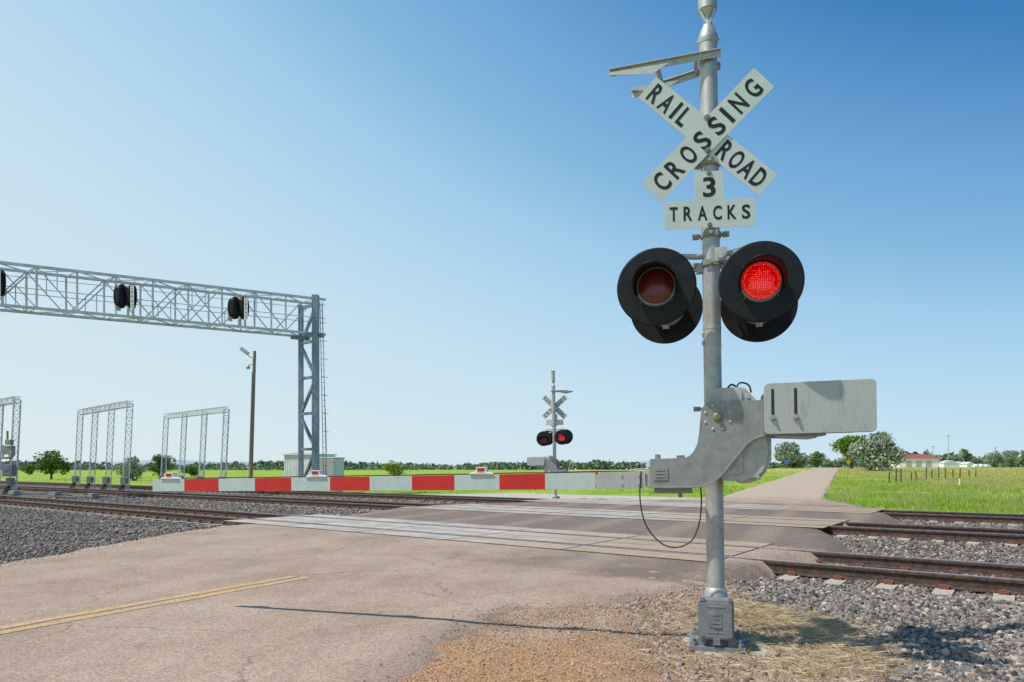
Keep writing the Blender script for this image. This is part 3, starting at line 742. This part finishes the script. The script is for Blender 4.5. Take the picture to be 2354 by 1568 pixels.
    mb=MB(); letter(mb,'3',0,3.480,.150,-.1015,0,False,1.05)
    mk('lettering',mb,LETTER,ts,recalc=False); mb=MB()
    for ch,o in zip('TRACKS',(-.265,-.16,-.052,.058,.165,.268)): letter(mb,ch,o,3.285,.108,-.1015,0,False,1.0)
    mk('lettering',mb,LETTER,ts,recalc=False)
    for zz in (3.585,3.195):
        mb=MB(); mb.cyl((0,-.115,zz),(0,-.05,zz),.010,n=8); mb.cyl((0,-.108,zz),(0,-.101,zz),.018,n=12)
        mk('bolt',mb,BOXG,ts)
    mb=MB()
    for s_,xx in ((1,.345),(-1,.39)):
        mb.tube([(0,0,2.97),(s_*.12,0,2.97),(s_*(xx-.1),0,2.99),(s_*(xx-.01),0,2.97),(s_*xx,0,2.88),(s_*xx,0,2.70)],.022,10)
        mb.tube([(0,-.0,2.88),(s_*.15,0,2.86),(s_*xx,0,2.80)],.014,8)
        mb.cyl((s_*xx,-.13,2.68),(s_*xx,.13,2.66),.04,n=12)
        mb.cyl((s_*xx,-.11,2.68),(s_*xx,-.11,3.0),.015,n=8)
    mb.box((.07,-.04,2.95),(.09,.10,.10)); mb.box((-.08,0,2.87),(.06,.06,.06)); mb.cyl((0.07,-.1,2.95),(.07,-.03,2.95),.035,n=10)
    mk('crossarm',mb,CASTL,root,.0)
    lamp(root,.335,-.28,2.668,-1,litpos>0,'lit red lamp in round black backboard' if litpos>0 else None)
    lamp(root,-.395,-.28,2.695,-1,litpos<0)
    lamp(root,.355,.28,2.622,1,litpos>0); lamp(root,-.355,.28,2.655,1,litpos<0)
    # gate mechanism
    mb=MB(); mb.prism([(-.035,1.86),(-.02,1.90),(.01,1.925),(.05,1.935),(.19,1.935),(.23,1.92),(.26,1.88),(.33,1.80),(.36,1.70),(.375,1.45),(.365,1.38),(.33,1.31),(.28,1.275),(.2,1.25),(.08,1.25),(.0,1.3),(-.03,1.5)],-.19,.17)
    mb.prism([(.10,1.27),(.2,1.225),(.30,1.25),(.36,1.31),(.40,1.40),(.40,1.60),(.33,1.62),(.2,1.6)],-.15,.12)
    mb.prism(rrect(.06,.2,1.30,1.925,.03),-.205,.18)
    for q in ((.0,1.90),(.24,1.88),(.35,1.5),(.30,1.30)): mb.cyl((q[0],-.2,q[1]-.02),(q[0],-.185,q[1]-.02),.014,n=8)
    mb.tube([(.10,-.12,1.93),(.13,-.1,1.965),(.17,-.06,1.95),(.2,-.02,1.93)],.008,8,1)
    mb.tube([(.16,-.16,1.93),(.19,-.15,1.97),(.25,-.12,1.955),(.27,-.1,1.90)],.007,8,1)
    gm=mk('gate_mechanism',mb,[CASTL,RUBBER_SHADE],root,.014)
    out=[(-.085,1.78),(-.06,1.815),(-.03,1.83),(.345,1.83),(.345,1.70),(.72,1.66),(.76,1.60),(.75,1.565),(.69,1.555),(.36,1.575),(.315,1.57),(.27,1.555),(.225,1.52),(.06,1.31),(.02,1.27),(-.03,1.235),(-.08,1.218),(-.14,1.212),(-.462,1.212),(-.462,1.42),(-.23,1.425),(-.195,1.43),(-.175,1.44),(-.145,1.47),(-.12,1.52),(-.105,1.60),(-.095,1.70)]
    cr=MB(); cr.prism(out,-.245,-.215); cr.prism(out,.19,.215)
    rim=[(.345,1.575),(.27,1.55),(.225,1.515),(.06,1.305),(.02,1.265),(-.03,1.23),(-.08,1.213),(-.14,1.208),(-.46,1.208)]
    for a,b_ in zip(rim[:-1],rim[1:]): cr.bar((a[0],-.225,a[1]),(b_[0],-.225,b_[1]),.05,h=.012)
    cr.box((-.35,-.13,1.30),(.22,.14,.20)); cr.prism(rrect(-.44,-.33,1.26,1.36,.01),-.252,-.246)
    for k in range(3): cr.box((-.385,-.254,1.285+.025*k),(.07,.004,.008))
    cr.box((-.41,-.13,1.43),(.03,.16,.05)); cr.box((-.25,.1,1.43),(.06,.1,.04)); cr.box((-.30,-.1,1.185),(.28,.10,.05)); cr.box((-.25,-.06,1.15),(.03,.03,.05))
    mk('crank_arm',cr,CAST,gm,.005)
    hb=MB(); hb.lathe((.03,-.245,1.716),(0,-1,0),[(.036,0),(.034,.006),(.025,.010)],24); hb.cyl((.03,-.275,1.716),(.03,-.25,1.716),.017,n=6,sm=False)
    mk('pivot',hb,BRASS,gm)
    for k in range(8):
        hb=MB(); a=rad(22.5+45*k); hb.lathe((.03+.092*math.cos(a),-.245,1.716+.092*math.sin(a)),(0,-1,0),[(.012,0),(.011,.005),(.005,.008)],10)
        mk('bolt',hb,CASTL,gm)
    cw=MB(); cw.prism(rrect(.345,1.060,1.580,1.940,.03),-.300,-.25); cw.prism(rrect(.36,1.04,1.60,1.92,.03),.215,.26)
    w=mk('counterweight',cw,GALV2,root,.003)
    for xx in (.400,.550):
        sl=MB(); sl.prism(rrect(xx-.010,xx+.010,1.69,1.90,.0095),-.3015,-.295,0)  # dark plate on the face, painted shade of an open slot
        sl.cyl((xx,-.33,1.695),(xx,-.30,1.695),.012,n=8,mi=1); sl.cyl((xx,-.312,1.695),(xx,-.302,1.695),.022,n=6,mi=1,sm=False)
        mk('slot_shade_bolt',sl,[RUBBER_SHADE,TAN],w)
    B=[.878,1.277,1.653,2.037,2.415,2.804,3.183,3.566,3.94,4.324,4.701,5.06]
    arm=MB()
    def ring(t):
        k=(t-.5)/4.56; hh=.064-.009*k; zc=1.262-.010*k-.004*math.sin(k*3.1); return [(-t,-.195,zc-hh),(-t,-.195,zc+hh),(-t,-.165,zc+hh),(-t,-.165,zc-hh)]
    for k in range(11):
        a,b_=ring(B[k]),ring(B[k+1]); arm.add(a+b_,[(0,1,5,4),(1,2,6,5),(2,3,7,6),(3,0,4,7)],k%2)
    arm.add(ring(5.06),[(0,1,2,3)],0)
    ga=mk('gate_arm',arm,[ARMW,ARMR],root)
    ad=MB(); ad.prism([(-.50,1.20),(-.50,1.33),(-.83,1.328),(-.89,1.262),(-.86,1.20)],-.202,-.1955); ad.prism([(-.46,1.215),(-.46,1.315),(-.80,1.31),(-.80,1.22)],-.19,-.17)
    for q in (.55,.68): 
        ad.cyl((-q,-.21,1.30),(-q,-.2,1.30),.009,n=8); ad.cyl((-q,-.21,1.235),(-q,-.2,1.235),.009,n=8)
    ad.tube([(-.47,-.18,1.34),(-.55,-.19,1.345),(-.62,-.19,1.335)],.006,6)
    mk('arm_adapter',ad,GALV2,ga)
    for t in (1.804,3.319,4.861):
        zt=ring(t)[1][2]; g=MB(); x=-t
        g.prism([(x-.105,zt+.003),(x+.105,zt+.003),(x+.08,zt+.018),(x+.05,zt+.022),(x+.038,zt+.06),(x-.038,zt+.06),(x-.05,zt+.022),(x-.08,zt+.018)],-.210,-.150)
        gl=mk('gate_light',g,WHITEP,ga,.004)
        g=MB(); g.box((x,-.211,zt+.041),(.062,.004,.028))
        for k in range(5): g.box((x-.024+.012*k,-.2135,zt+.041),(.006,.004,.026))
        mk('lens',g,REDL,gl)
    cb_=MB(); pts=[]
    for k in range(14):
        t=.62+(4.72-.62)*k/13; pts.append((-t,-.18,ring(t)[1][2]+.006+.003*(k%2)))
    cb_.tube(pts,.005,6); mk('arm_cable',cb_,RUBBER_SHADE,ga)
    c=MB(); c.tube([(-.53,-.2,1.33),(-.54,-.215,1.12),(-.50,-.22,.93),(-.40,-.22,.80),(-.29,-.215,.76),(-.17,-.21,.81),(-.11,-.19,.95),(-.095,-.17,1.10),(-.10,-.16,1.22)],.0055,8)
    mk('power_cable',c,RUBBER_SHADE,root)
    return root
LEAN=-.0136
signal((1.558,5.2,0),(0,LEAN,rad(-16)),1,+1,'tall galvanised railroad crossing signal mast with lowered striped gate',rad(12))
signal((1.93,30.3,-.38),(0,.018,rad(164)),1.15,-1,'crossing signal mast across the tracks with red lamp lit',rad(12))
mb=MB(); mb.prism([(1.33,-.3),(1.98,-.3),(1.96,-.004),(1.35,-.004)],4.95,5.5)
mk('footing',mb,CONC,None,.02,label='small weathered concrete footing under the signal mast',category='footing')

# ---------------------------------------------------------------- signal bridge
br=empty('signal_bridge',(-12.3,41,0),label='galvanised lattice truss signal bridge spanning the tracks',category='signal bridge')
D=Vector((-.882,-.471,0)); W=Vector((1.15,-.9,0)); O=Vector((-.53,.5,0)); ZB,ZT=9.32,11.4
def tp(t,s_,z): return O+D*t+W*s_+Vector((0,0,z))
mb=MB(); Lb=24; nb=14; st=Lb/nb
for s_ in(0,1):
    for z in(ZB,ZT): mb.bar(tp(-.6,s_,z),tp(Lb,s_,z),.13)
    mb.bar(tp(-.6,s_,ZB+.95),tp(Lb,s_,ZB+.95),.035); mb.bar(tp(0,s_,ZT-.3),tp(Lb,s_,ZT-.3),.03)
    for k in range(nb+1):
        mb.bar(tp(k*st,s_,ZB),tp(k*st,s_,ZT),.075)
        if k<nb:
            a,b_=(ZB,ZT) if k%2 else (ZT,ZB)
            mb.bar(tp(k*st,s_,a),tp((k+1)*st,s_,b_),.06)
            mb.bar(tp((k+.5)*st,s_,(ZB+ZT)/2),tp((k+.5)*st,s_,ZT if k%2 else ZB),.035)
            if k in(3,4,8,9): mb.bar(tp(k*st,s_,b_),tp((k+1)*st,s_,a),.05)
for z in(ZB,ZT):
    for k in range(nb+1):
        mb.bar(tp(k*st,0,z),tp(k*st,1,z),.06)
        if k<nb: mb.bar(tp(k*st,k%2,z),tp((k+1)*st,(k+1)%2,z),.05)
mk('truss',mb,TRUSS,br)
mb=MB()
for s_,zt,w_ in ((0,11.2,.26),(1,11.6,.36)):
    mb.bar(tp(0,s_,-.4),tp(0,s_,zt),w_,s_)
z=.3;k=0
while z<9:
    mb.bar(tp(0,k%2,z),tp(0,(k+1)%2,z+2.0),.15,1); z+=2.15;k+=1
    mb.bar(tp(0,0,z),tp(0,1,z),.16,1)
mb.bar(tp(-.5,0,ZB-.1),tp(.6,0,ZB-.1),.2,0);mb.bar(tp(-.5,1,ZB-.1),tp(.6,1,ZB-.1),.2,1)
mk('tower',mb,[DARKST,DARKST],br)
mb=MB()
for a,b_ in ((.26,.48),(.40,.66)):
    mb.bar(tp(0,1,11.2)+Vector((a,0,0)),tp(0,1,.2)+Vector((b_,0,0)),.035)
for k in range(30): 
    t=k/30; z=11-10.6*t; mb.bar(tp(0,1,z)+Vector((.26+.22*t,0,0)),tp(0,1,z)+Vector((.40+.26*t,0,0)),.022)
for k in range(8):
    t=k/8; z=11-8.6*t; a=.28+.22*t
    mb.tube([tp(0,1,z)+Vector((a-.05,0,0)),tp(0,1,z)+Vector((a+.15,-.3,0)),tp(0,1,z)+Vector((a+.34,0,0))],.015,5)
mb.bar(tp(0,1,11)+Vector((.42,-.2,0)),tp(0,1,2.2)+Vector((.72,-.2,0)),.022)
mk('ladder',mb,DARKST,br)
def ell(cx,cz,a,b_,n=28,pw=.8):
    out=[]
    for k in range(n):
        t=2*math.pi*k/n; c_,s_=math.cos(t),math.sin(t)
        out.append((cx+a*math.copysign(abs(c_)**pw,c_),cz+b_*math.copysign(abs(s_)**pw,s_)))
    return out
def rsignal(t,num,lab):
    c=tp(t,1,0)+Vector((-12.3,41,0))
    root=empty('railway_signal',(c.x-.2,c.y-.25,10.35),(0,0,rad(-22)),label=lab,category='railway signal',group='railway signals on the signal bridge')
    for nx,ny,ex in ((.22,.28,.02),(-.16,-.02,0)):
        b_=MB(); b_.prism(ell(nx,ex,.34,.64),ny-.03,ny+.03)
        rings=[(.30,.58,-.03),(.29,.56,-.16),(.26,.51,-.28),(.20,.43,-.33)]
        vs=[];n=28
        for (ra,rb,yy) in rings:
            for (x_,z_) in ell(nx,ex+(-.02 if yy<-.2 else 0),ra,rb,n): vs.append((x_,ny+yy,z_))
        fs=[(q*n+i_,q*n+(i_+1)%n,(q+1)*n+(i_+1)%n,(q+1)*n+i_) for q in range(3) for i_ in range(n)]
        b_.add(vs,fs,0,True); b_.add(vs[3*n:],[tuple(range(n))])
        mk('signal_head',b_,BLACK,root)
    m_=MB(); m_.box((.0,.42,-.1),(.4,.2,.9)); m_.bar((-.1,.3,-.6),(-.1,.3,-.98),.09); m_.bar((.22,.35,-.6),(.22,.35,-.98),.09); m_.box((-.75,.2,-.15),(.10,.3,1.0)); m_.bar((-.7,.3,-.2),(0,.4,-.2),.05)
    mk('mounting',m_,TRUSS,root,.01)
    pl=MB(); pl.prism(rrect(.62,.86,-.75,.47,.02),-.14,-.12); p=mk('number_plate',pl,SIGNW,root)
    le=MB()
    for k,ch in enumerate(num): letter(le,ch,.74,.34-.235*k,.19,-.142)
    mk('lettering',le,LETTER,p,recalc=False)
    br_=MB(); br_.bar((.2,.2,.2),(.7,-.1,.2),.04); br_.bar((.2,.2,-.3),(.7,-.1,-.3),.04); mk('bracket',br_,GALV,root)
rsignal(9.6,'28042','black hooded railway signal with number plate 28042')
rsignal(4.06,'28043','black hooded railway signal with number plate 28043')
rsignal(15.2,'28041','black hooded railway signal with number plate 28041')

# ---------------------------------------------------------------- lattice frames
def lattice(mb,a,b_,w,step,bw=.04):
    a=Vector(a);b_=Vector(b_);ax=(b_-a).normalized(); up=Vector((0,0,1)) if abs(ax.z)<.9 else Vector((.86,.5,0))
    u=ax.cross(up).normalized()*w/2; v=ax.cross(u).normalized()*w/2; Ln=(b_-a).length
    cs=[u+v,u-v,-u-v,-u+v]
    for c in cs: mb.bar(a+c,b_+c,bw)
    n=max(2,int(Ln/step))
    for k in range(n):
        for j in range(4):
            p=a+ax*Ln*k/n; q=a+ax*Ln*(k+1)/n; c1,c2=cs[j],cs[(j+1)%4]
            if k%2: c1,c2=c2,c1
            mb.bar(p+c1,q+c2,bw*.6); mb.bar(q+cs[j],q+cs[(j+1)%4],bw*.5)
def frame(A_,B_,n,h,lab,lean=.05,eq=False):
    A_=Vector((*A_,-.3));B_=Vector((*B_,-.3)); root=empty('lattice_frame',A_,(0,lean,0),label=lab,category='lattice frame',group='galvanised lattice frames by the tracks')
    d_=B_-A_
    for k in range(n):
        b0=d_*(k/(n-1)); b0.z+= b0.x*math.tan(lean)
        mb=MB(); lattice(mb,b0,b0+Vector((0,0,h)),.32,.42)
        mk('post',mb,TRUSS,root)
        e=MB(); e.box(b0+Vector((0,0,.06)),(.42,.42,.12),0); e.box(b0+Vector((.05,-.3,.85)),(.36,.22,.42),0); e.box(b0+Vector((.05,-.42,.85)),(.30,.02,.36),0)
        for q in range(4):
            e.tube([b0+Vector((-.1+.06*q,-.3,.6)),b0+Vector((-.2+.1*q,-.45,.25)),b0+Vector((-.25+.15*q,-.5,-.1))],.035,6,1)
        mk('junction_box',e,[BOXG,RUBBER_SHADE],root)
    mb=MB(); e=d_.copy(); e.z+=e.x*math.tan(lean); lattice(mb,Vector((0,0,h)),e+Vector((0,0,h)),.34,.45); mk('beam',mb,TRUSS,root)
frame((-23.5,41.5),(-30.6,48),4,5.55,'lattice frame with four posts on ballast')
frame((-19.3,45.5),(-26.6,52),4,5.55,'lattice frame with four posts near the light pole')
frame((-28.9,39.5),(-36,45),4,5.6,'lattice frame with equipment boxes on its post')
mb=MB(); mb.box((0,0,0),(.5,.3,.5)); mb.box((.05,-.05,.45),(.3,.3,.3)); mb.cyl((-.1,0,.5),(-.1,0,1.1),.06,n=8); mb.box((-.15,0,-.45),(.6,.2,.12)); mb.cyl((-.35,0,-.5),(-.35,0,.3),.05,n=8); mb.box((.2,-.1,-.25),(.2,.2,.3))
o=mk('relay_equipment',mb,TAN,None,.01,label='weathered tan relay equipment on a lattice post',category='equipment box'); o.location=(-28.8,39.1,2.35)
mb=MB(); mb.box((0,0,0),(.62,.3,.7)); mb.box((0,-.16,0),(.54,.03,.62)); mb.box((0,-.18,.1),(.3,.02,.2))
o=mk('equipment_box',mb,BOXG,None,.01,label='grey metal equipment box on lattice post',category='equipment box'); o.location=(-28.8,39.1,1.2)
for k,(x,y) in enumerate(((-24.2,36.2),(-20.9,34.0),(-27.4,37.6))):
    mb=MB(); mb.box((0,0,.0),(.9,.4,.10)); mb.box((-.1,0,.10),(.55,.32,.10)); mb.box((.35,0,.09),(.22,.32,.08)); mb.bar((.4,-.2,0),(.8,-1.1,-.1),.05)
    o=mk('switch_machine',mb,BOXG,None,.02,label='low grey switch machine beside the rails',category='switch machine',group='trackside switch machines'); o.location=(x,y,-.08); o.rotation_euler=(0,0,ang)

# ---------------------------------------------------------------- shed, cabinet
rt=empty('equipment_shed',(-15.4,52.0,-.3),(0,0,rad(-22)),label='light grey corrugated metal equipment shed',category='shed')
mb=MB(); mb.box((0,0,1.3),(3.0,2.2,2.6))
for k in range(15): mb.box((-1.4+k*.2,-1.11,1.3),(.05,.03,2.5))
mk('wall',mb,SHEDM,rt)
mb=MB(); mb.prism([(-1.6,2.6),(1.6,2.6),(1.55,2.68),(0,2.80),(-1.55,2.68)],-1.25,1.25); mk('roof',mb,SHEDM,rt)
mb=MB(); mb.box((.5,-1.14,1.15),(.9,.05,2.0)); mb.box((.8,-1.18,1.1),(.05,.05,.2)); mk('door',mb,SHEDM,rt)
rt=empty('equipment_cabinet',(-12.0,45.2,-.3),(0,0,rad(-20)),label='blue grey metal signal cabinet beside bridge tower',category='cabinet')
mb=MB(); mb.box((0,0,1.2),(1.35,1.1,2.1)); mb.box((0,0,2.29),(1.45,1.2,.07)); mb.box((0,0,.1),(1.2,1.0,.2)); mk('body',mb,SHEDM,rt,.02)
for s_ in(-.33,.33):
    mb=MB(); mb.box((s_,-.56,1.2),(.62,.03,1.9)); mb.box((s_*.2,-.59,1.2),(.04,.04,.25)); mk('door',mb,GALV,rt,.01)

rt=empty('light_pole',(-23.0,60,-.3),(0,.032,0),label='weathered wooden pole with floodlight',category='light pole')
mb=MB(); mb.cyl((0,0,0),(0,0,11.9),.19,.13,12); mk('pole',mb,WOOD,rt)
mb=MB(); mb.tube([(0,-.1,11.3),(-.35,-.1,11.35),(-.6,-.1,11.6)],.04,6); mb.box((-.85,-.1,11.85),(.8,.35,.3),0,Matrix.Rotation(rad(35),3,'Y')); mk('floodlight',mb,GALV,rt,.02)
mb=MB(); mb.tube([(0,-.1,10.6),(-.3,-.1,10.7),(-.5,-.1,10.6)],.04,6); mb.lathe((-.5,-.1,10.25),(0,0,1),[(.02,0),(.18,.08),(.2,.2),(.08,.36)],14); mb.cyl((-.1,-.15,10.0),(-.1,-.15,2),.05,n=6); mk('lamp_fixture',mb,CASTL,rt)

rt=empty('track_panel_stack',(-10.2,58,-.3),(0,0,rad(-3)),label='long dark stack of track panels in the grass',category='track panels')
mb=MB()
for k in range(34): mb.box((-4.6+k*.28,0,.62+.01*(k%3)),(.2,2.2,.16)); 
for k in range(12): mb.box((-4.4+k*.8,0,.25),(.24,2.2,.5))
mk('tie',mb,RUBBER_SHADE,rt)
mb=MB()
for s_ in(-.75,.75): mb.box((0,s_,.78),(9.8,.1,.14))
mk('rail',mb,RUST,rt)

rt=empty('farm_building',(150,255,1.0),(0,0,rad(-8)),label='long white farm building with red roof',category='building')
mb=MB(); mb.box((0,0,1.9),(13.5,9,3.8)); mk('wall',mb,WHITEP,rt)
mb=MB(); mb.add([(-7.1,-5,3.7),(7.1,-5,3.7),(7.1,5,3.7),(-7.1,5,3.7),(-6.6,0,5.3),(4.0,0,5.3)],[(0,1,5,4),(1,2,5),(2,3,4,5),(3,0,4),(3,2,1,0)]); mk('roof',mb,REDROOF,rt)
for k in range(3):
    mb=MB(); mb.box((-3.5+3.4*k,-4.53,1.5),(2.0,.06,2.6)); mk('door',mb,GALV,rt)
for k,(px,Y,w,h) in enumerate(((2178,270,5.5,2.2),(2200,300,3,2),(2222,290,3.5,1.8))):
    x,y=at(px,Y); r_=empty('outbuilding',(x,y,1.0),(0,0,.1*k),label='small white outbuilding with pitched roof',category='building',group='small outbuildings beyond the field')
    mb=MB(); mb.box((0,0,h/2),(w,4,h)); mk('wall',mb,WHITEP,r_); mb=MB(); mb.prism([(-w/2-.2,h),(w/2+.2,h),(0,h+1.0)],-2.2,2.2); mk('roof',mb,TRUSS,r_)
for k,px in enumerate((2243,2256,2268)):
    x,y=at(px,260); r_=empty('parked_truck',(x,y,1.05),(0,0,.2),label='small white parked truck beyond the field',category='truck',group='parked trucks beyond the field')
    mb=MB(); mb.prism([(-1.3,.4),(1.3,.4),(1.3,1.0),(.8,1.05),(.5,1.6),(-.4,1.6),(-.5,1.05),(-1.3,1.0)],-.8,.8); mk('body',mb,WHITEP,r_,.08)
    for s_ in(-.8,.8): 
        mb=MB(); mb.cyl((s_,-.85,.32),(s_,-.6,.32),.32); mk('wheel',mb,RUBBER_SHADE,r_)
for px,Y,h in ((2180,260,12.5),(2145,280,9),(2288,300,9)):
    x,y=at(px,Y); mb=MB(); mb.cyl((0,0,0),(0,0,h),.14,.09,8); mb.box((.1,0,h),(1.0,.3,.25)); mb.box((-.5,0,h-.1),(.3,.3,.2))
    o=mk('yard_light',mb,GALV,None,label='slender yard light pole near farm buildings',category='light pole',group='yard lights by the farm'); o.location=(x,y,1)
def rsign(px,Y,zc,size,mat,lab,dia):
    x,y=at(px,Y); z=float(G(np.array(x),np.array(y))); r_=empty('road_sign',(x,y,z),label=lab,category='road sign')
    mb=MB(); mb.cyl((0,0,0),(0,0,zc),.04,n=8); mk('post',mb,WOOD,r_)
    mb=MB(); s_=size/2
    mb.prism([(0,zc-s_),(s_,zc),(0,zc+s_),(-s_,zc)] if dia else rrect(-s_,s_,zc-s_*.8,zc+s_*.8,.05),-.07,-.05); mk('panel',mb,mat,r_)
BLUE=simple('blue_sign',(.05,.15,.4),(.07,.2,.48),3); YLW=simple('yellow_sign',(.6,.42,.03),(.7,.5,.05),3)
rsign(1808,100,1.3,.7,BLUE,'small blue road sign on a post',False)
rsign(1950,100,1.3,.8,YLW,'yellow diamond warning sign on a post',True)
r_=empty('fence',(33,60,0),label='old wooden post and wire fence in the field',category='fence')
prev=None
for k in range(13):
    px=2040+k*17+random.uniform(-4,4); x,y=at(px,50+k*1.3); z=float(G(np.array(x),np.array(y)))
    mb=MB(); mb.cyl((x-33,y-60,z-.1),(x-33+random.uniform(-.08,.08),y-60,z+.95+random.uniform(-.25,.15)),.055,.045,8); mk('post',mb,BARK,r_)
    if prev: 
        for hh in(.45,.75):
            wm=MB(); wm.bar((prev[0]-33,prev[1]-60,prev[2]+hh),(x-33,y-60,z+hh),.010); mk('wire',wm,RUST,r_)
    prev=(x,y,z)
x,y=at(2206,44); z=float(G(np.array(x),np.array(y)))
mb=MB(); mb.cyl((0,0,-.2),(0,0,.8),.045,n=10); mb.cyl((0,0,.5),(0,0,.8),.049,n=10,mi=1); mb.lathe((0,0,.8),(0,0,1),[(.049,0),(.03,.03),(.01,.04)],10,1)
o=mk('marker_post',mb,[WHITEP,REDL],None,label='red and white pipeline marker post in the grass',category='marker post'); o.location=(x,y,z)

# ---------------------------------------------------------------- camera, light, world
cam=bpy.data.cameras.new('camera'); cam.lens=24; cam.sensor_width=36; cam.shift_y=.1236; cam.clip_end=12000; cam.clip_start=.05
co=bpy.data.objects.new('camera',cam); co.location=(0,0,1.35); co.rotation_euler=(rad(90),0,0); col.objects.link(co); scene.camera=co
sv=Vector((-.68,-.22,1.15)).normalized()
sun=bpy.data.lights.new('sun','SUN'); sun.energy=4.4; sun.angle=rad(.53); sun.color=(1,.94,.85)
so=bpy.data.objects.new('sun',sun); so.rotation_euler=(-sv).to_track_quat('-Z','Y').to_euler(); so.location=(-20,-5,30); col.objects.link(so)
w=bpy.data.worlds.new('World'); scene.world=w; w.use_nodes=True; nt=w.node_tree
sky=nt.nodes.new('ShaderNodeTexSky'); sky.sky_type='NISHITA'; sky.sun_disc=False
sky.sun_elevation=math.asin(sv.z); sky.sun_rotation=math.atan2(sv.x,sv.y)%(2*math.pi)
sky.air_density=1.0; sky.dust_density=.6; sky.ozone_density=2.0; sky.altitude=300
STR=.12
# clear summer haze: radiance by world direction (paler toward the sun side and the horizon)
tc=nt.nodes.new('ShaderNodeTexCoord').outputs['Generated']
sp=nt.nodes.new('ShaderNodeSeparateXYZ'); nt.links.new(tc,sp.inputs[0])
xx,zz=sp.outputs[0],sp.outputs[2]
zz=mul(nt,zz,0.0,'MAXIMUM')
t=add_(nt,mul(nt,zz,add_(nt,mul(nt,xx,.6),1.0)),mul(nt,xx,.2))
tt=maprange(nt,t,-.2,.9)
def q(v): return (v+.2)/1.1
rp=ramp(nt,[(q(-.2),(.72,.84,.88)),(q(-.08),(.70,.83,.88)),(q(.13),(.58,.77,.89)),(q(.25),(.46,.70,.88)),(q(.344),(.37,.62,.84)),(q(.44),(.25,.50,.76)),(q(.55),(.165,.40,.70)),(q(.72),(.05,.22,.52)),(q(.9),(.02,.13,.40))])
nt.links.new(tt,rp.inputs[0])
sc=nt.nodes.new('ShaderNodeVectorMath'); sc.operation='SCALE'; sc.inputs['Scale'].default_value=1/STR; nt.links.new(rp.outputs[0],sc.inputs[0])
cc=mix(nt,sky.outputs[0],sc.outputs[0],.93)
nt.links.new(cc,nt.nodes['Background'].inputs[0]); nt.nodes['Background'].inputs[1].default_value=STR
scene.view_settings.view_transform='Standard'; scene.view_settings.look='None'; scene.view_settings.exposure=0
